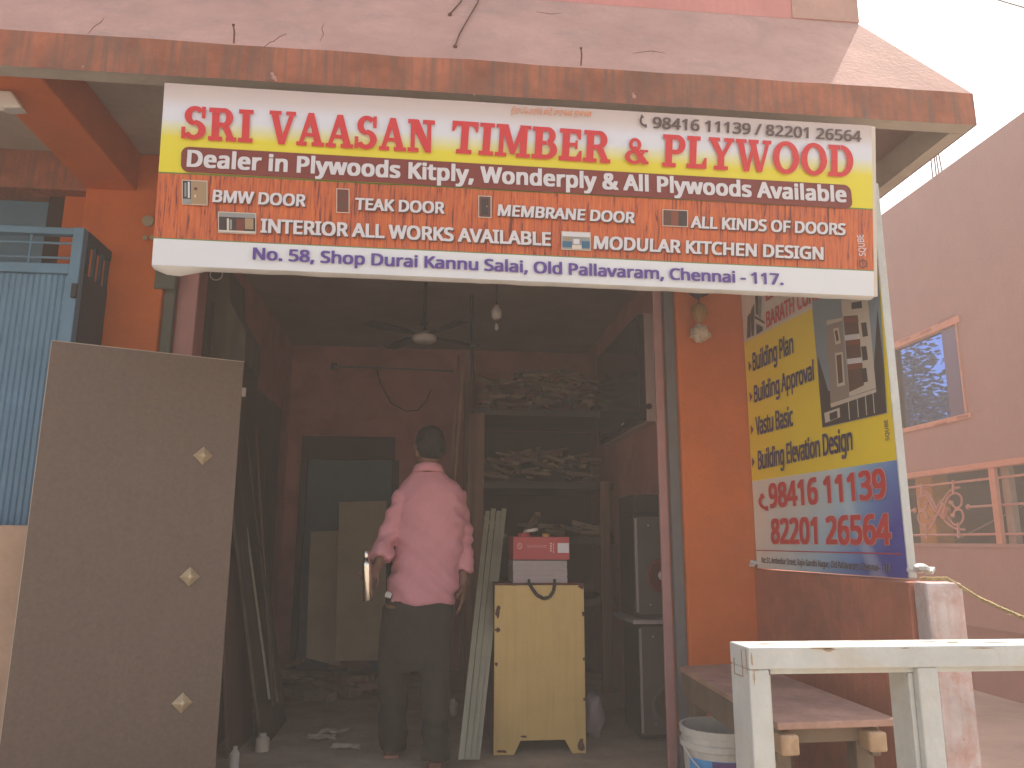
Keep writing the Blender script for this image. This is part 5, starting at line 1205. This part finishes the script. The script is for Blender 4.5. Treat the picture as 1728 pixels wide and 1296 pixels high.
# ---- head with face, looking away and slightly left
hd = Bp(722,757,.02); face = Vector((-.55,.83,0)).normalized(); side = Vector((face.y,-face.x,0))
def head(g, k_=1.0):
    hh = .115
    for (z, w_, d_, sh_) in (): pass
    rings = []
    for t in [i/10 for i in range(-10, 11)]:
        q = math.sqrt(max(.01, 1-t*t)); w_ = .075*q**.8*(1 if t > -.1 else 1-.25*(-t-.1)); d_ = .095*q**.75*(1 if t > -.2 else 1-.15*(-t-.2))
        rings.append((hd+Vector((0,0,.118*t))+face*(.008 if t < -.3 else 0), w_*k_, d_*k_, side, face))
    g.rings(rings, 24)
def body_parts(g):
    head(g)
    f = face
    g.rings([(hd+f*.088+Vector((0,0,-.045)), .014,.02,side,f),(hd+f*.095+Vector((0,0,-.03)), .016,.022,side,f),(hd+f*.09+Vector((0,0,.01)), .009,.012,side,f),(hd+f*.085+Vector((0,0,.03)), .006,.008,side,f)], 10)  # nose
    g.rings([(hd+f*.08+Vector((0,0,-.085)), .02,.014,side,f),(hd+f*.088+Vector((0,0,-.072)), .025,.012,side,f),(hd+f*.083+Vector((0,0,-.062)), .02,.01,side,f)], 10)  # lips
    for s_ in (-1, 1):                                   # ears
        c_ = hd+side*s_*.076-f*.005+Vector((0,0,-.02)); g.rings([(c_+Vector((0,0,-.03)), .006,.008,side,f),(c_, .010,.017,side,f),(c_+Vector((0,0,.025)), .009,.019,side,f),(c_+Vector((0,0,.034)), .005,.01,side,f)], 10)
    nb_ = Bp(724,800); g.tube([hd+Vector((0,0,-.05))-f*.02, nb_, nb_-Vector((0,0,.05))], [.056,.06,.085], 16)
    # trunk
    g.rings([(Bp(725,812), .08,.06,X_,Y_),(Bp(724,830), .17,.085,X_,Y_),(Bp(722,880), .165,.10,X_,Y_),(Bp(716,950), .145,.09,X_,Y_),(Bp(708,1000), .16,.10,X_,Y_),(Bp(703,1045), .15,.10,X_,Y_)], 18)
    for a_, b_, c_, r_ in ((sh_l, el_l, wr_l, 1), (sh_r, el_r, wr_r, 1)):
        g.tube([a_, lerp(a_,b_,.5), b_, lerp(b_,c_,.4), c_], [.05,.044,.037,.036,.025], 14)
    for a_, b_, c_ in ((hip_l, kn_l, an_l), (hip_r, kn_r, an_r)):
        g.tube([a_+Vector((0,0,.05)), lerp(a_,b_,.5), b_, lerp(b_,c_,.35), c_, c_-Vector((0,0,.05))], [.085,.07,.053,.052,.036,.04], 14)
        g.rings([(c_+Vector((0,-.05,-.06)), .036,.022,X_,(0,0,1)),(c_+Vector((-.0,.03,-.055)), .042,.03,X_,(0,0,1)),(c_+Vector((-.02,.12,-.07)), .047,.02,X_,(0,0,1)),(c_+Vector((-.03,.18,-.076)), .035,.012,X_,(0,0,1))], 12)
    # hands: palm, four fingers, thumb
    def hand(wp, d, pn, side_, curl, L_=1.0):
        d = d.normalized(); pn = pn.normalized(); sd_ = d.cross(pn).normalized()*side_
        g.rings([(wp-d*.02, .025,.02,sd_,pn),(wp+d*.02, .034,.018,sd_,pn),(wp+d*.06, .041,.016,sd_,pn),(wp+d*.09, .040,.013,sd_,pn)], 14)
        for i, (ln, off_) in enumerate(((.070,.030),(.078,.010),(.073,-.010),(.058,-.029))):
            p0 = wp+d*.08+sd_*off_; c1 = curl
            d1 = (d*math.cos(c1*.5)+pn*math.sin(c1*.5)); d2 = (d*math.cos(c1*1.2)+pn*math.sin(c1*1.2)); d3 = (d*math.cos(c1*1.9)+pn*math.sin(c1*1.9))
            p1 = p0+d1*ln*.45; p2 = p1+d2*ln*.32; p3 = p2+d3*ln*.23; g.tube([p0-d*.02, p0, p1, p2, p3], [.0085,.009,.0085,.0078,.006], 8)
        p0 = wp+d*.025+sd_*.03; q = (sd_*.75+d*.6+pn*.35).normalized(); q2 = (sd_*.25+d*.8+pn*.55).normalized(); g.tube([p0-q*.02, p0, p0+q*.04, p0+q*.04+q2*.03], [.012,.0115,.010,.008], 8)
    hand(wr_r, Vector((-.02,-.05,-1)), Vector((-1,.1,0)), -1, .35)
    hand(wr_l, HD, HPN, 1, 1.25)
bot_c = Bp(621,972,-.17)
HD = (bot_c+Vector((.0,-.035,0))-wr_l); HPN = Vector((.15,1,0))
HD = Vector((-.55,-.35,-.45)); 
remeshed(body_parts, 'body', M['skin'], man, .0055, 3)
# ---- hair
def hair_parts(g):
    rings = []
    for t in [i/10 for i in range(-6, 11)]:
        q = math.sqrt(max(.012, 1-t*t)); k_ = 1.0
        off = -face*(.022+max(0,-t)*.03); w_ = .083*q**.8*(1 if t > -.2 else 1+.6*(t+.2)); d_ = .090*q**.75*(1 if t>-.1 else 1+.55*(t+.1))
        rings.append((hd+Vector((0,0,.118*t+.010))+off, w_, d_, side, face))
    g.rings(rings, 24)
remeshed(hair_parts, 'hair', M['hair'], man, .006, 3, fold=lambda c_: .0035*pnoise(c_*55)+.002*pnoise(c_*110))
# ---- shirt
def shirt_parts(g):
    g.rings([T_ring(723,797,52,.058), T_ring(724,805,70,.07), T_ring(725,811,86,.082), T_ring(725,820,104,.096), T_ring(726,834,118,.11), T_ring(727,852,121,.118), T_ring(726,882,118,.128), T_ring(723,920,114,.124), T_ring(718,960,113,.12), T_ring(713,990,118,.125), T_ring(710,1008,116,.12), T_ring(708,1017,110,.115)], 30)
    g.tube([lerp(sh_l,sh_r,.15), sh_l+Vector((-.012,0,.0)), lerp(sh_l,el_l,.45), el_l, lerp(el_l,wr_l,.35), lerp(el_l,wr_l,.72)], [.05,.056,.056,.053,.052,.050], 18)
    g.tube([lerp(el_l,wr_l,.5), lerp(el_l,wr_l,.8)], [.060,.059], 18)
    g.tube([lerp(sh_r,sh_l,.15), sh_r+Vector((.008,0,.0)), lerp(sh_r,el_r,.45), el_r, lerp(el_r,wr_r,.35), lerp(el_r,wr_r,.70)], [.05,.056,.053,.050,.046,.042], 18)
    g.tube([lerp(el_r,wr_r,.5), lerp(el_r,wr_r,.75)], [.052,.051], 18)
mo = Vector(man['_w'])
def sfold(c_):
    w3 = c_+mo; f = .006*pnoise(Vector((c_.x*7+c_.z*3, c_.y*5, c_.z*4)))
    lowr = max(0, min(1, (CAM.z+.25-w3.z)/.35))
    f += .012*lowr*math.sin((c_.x*.8+c_.z*1.0)*42+3*pnoise(c_*5))*(.5+.5*pnoise(c_*6+Vector((3,0,0))))
    f += .012*(1-abs(2*abs(pnoise(Vector((c_.x*9-c_.z*7, c_.y*8, c_.z*3+7))))-.2))*.5
    f += .006*math.sin((c_.z*1.3+abs(c_.x)*.9)*60+4*pnoise(c_*7))*max(0, min(1, (abs(w3.x-Bp(722,850).x)-.13)/.05))
    return f
shirt = remeshed(shirt_parts, 'shirt', M['shirt'], man, .007, 5, fold=sfold)
def collar_parts(g):
    a_ = Bp(723,793); b2 = Bp(723,803)
    nn = 26; vs = []; fs = []
    for k_ in range(nn):
        t = 2*math.pi*k_/nn; rx, ry = .066, .062
        for (r_, z_) in ((1.0,.032),(1.14,.026),(1.38,-.012),(1.3,-.02),(1.08,-.01)):
            vs.append(a_+Vector((rx*r_*math.cos(t), .01+ry*r_*math.sin(t), z_ - .012*math.sin(t)-.004)))
    for k_ in range(nn):
        for j in range(5): fs.append((k_*5+j, ((k_+1)%nn)*5+j, ((k_+1)%nn)*5+(j+1)%5, k_*5+(j+1)%5))
    g.add(vs, fs)
g = MB(); collar_parts(g); g.build('collar', M['shirt'], man, smooth=True)
# ---- undershirt sliver and trousers
def tr_parts(g):
    g.rings([T_ring(707,1000,108,.112), T_ring(706,1030,116,.118), T_ring(703,1060,122,.125), T_ring(702,1085,119,.118), T_ring(701,1110,108,.10), T_ring(701,1130,90,.07)], 26)
    for a_, b_, c_ in ((hip_l, kn_l, an_l), (hip_r, kn_r, an_r)):
        g.tube([a_+Vector((0,0,.03)), lerp(a_,b_,.3), lerp(a_,b_,.7), b_, lerp(b_,c_,.4), lerp(b_,c_,.8), c_-Vector((0,0,.045))], [.10,.104,.092,.082,.076,.072,.074], 18)
remeshed(tr_parts, 'trousers', M['trouser'], man, .008, 5, fold=lambda c_: .007*pnoise(Vector((c_.x*8, c_.y*8, c_.z*5)))+.005*math.sin(c_.z*55+5*pnoise(c_*5))*max(0,min(1,(.5-c_.z)/.3)))
g = MB(); c_ = Bp(657,1004,-.02); g.obox(c_, (.045,.05,.03), Matrix.Rotation(.3,3,'Y')); g.build('undershirt', M['white'], man, bevel=.008)
for c_ in (an_l, an_r):
    g = MB(); g.slab([(c_.x-.04,c_.y-.06,FLOOR+.001),(c_.x+.04,c_.y-.06,FLOOR+.001),(c_.x+.045,c_.y+.1,FLOOR+.001),(c_.x+.01,c_.y+.2,FLOOR+.001),(c_.x-.06,c_.y+.2,FLOOR+.001),(c_.x-.05,c_.y+.08,FLOOR+.001)], Vector((0,0,.018))); g.build('sandal', M['leather'], man, bevel=.005)
# ---- bottle in the left hand
bt = thing('steel_bottle', tuple(Bp(621,1014,-.17)), 'polished steel water bottle held in the left hand of the man', 'bottle')
b0 = Bp(621,1014,-.17); b1 = Bp(618,928,-.17); Lb = (b1-b0).length; axb = (b1-b0).normalized(); rb2 = .0235*1.0
g = MB(); g.lathe(b0, [(rb2*.9,0),(rb2,.005),(rb2,Lb*.68),(rb2*.97,Lb*.72),(rb2*.6,Lb*.84)], 24, axb); g.build('body', M['steel'], bt, smooth=True)
g = MB(); g.lathe(b0+axb*Lb*.845, [(rb2*.55,0),(rb2*.58,.004),(rb2*.58,Lb*.15),(rb2*.45,Lb*.155)], 18, axb); g.build('cap', M['steel'], bt, smooth=True)

# ------------------------------------------------------------ clean helper properties
for o in sc.objects:
    if '_w' in o.keys(): del o['_w']
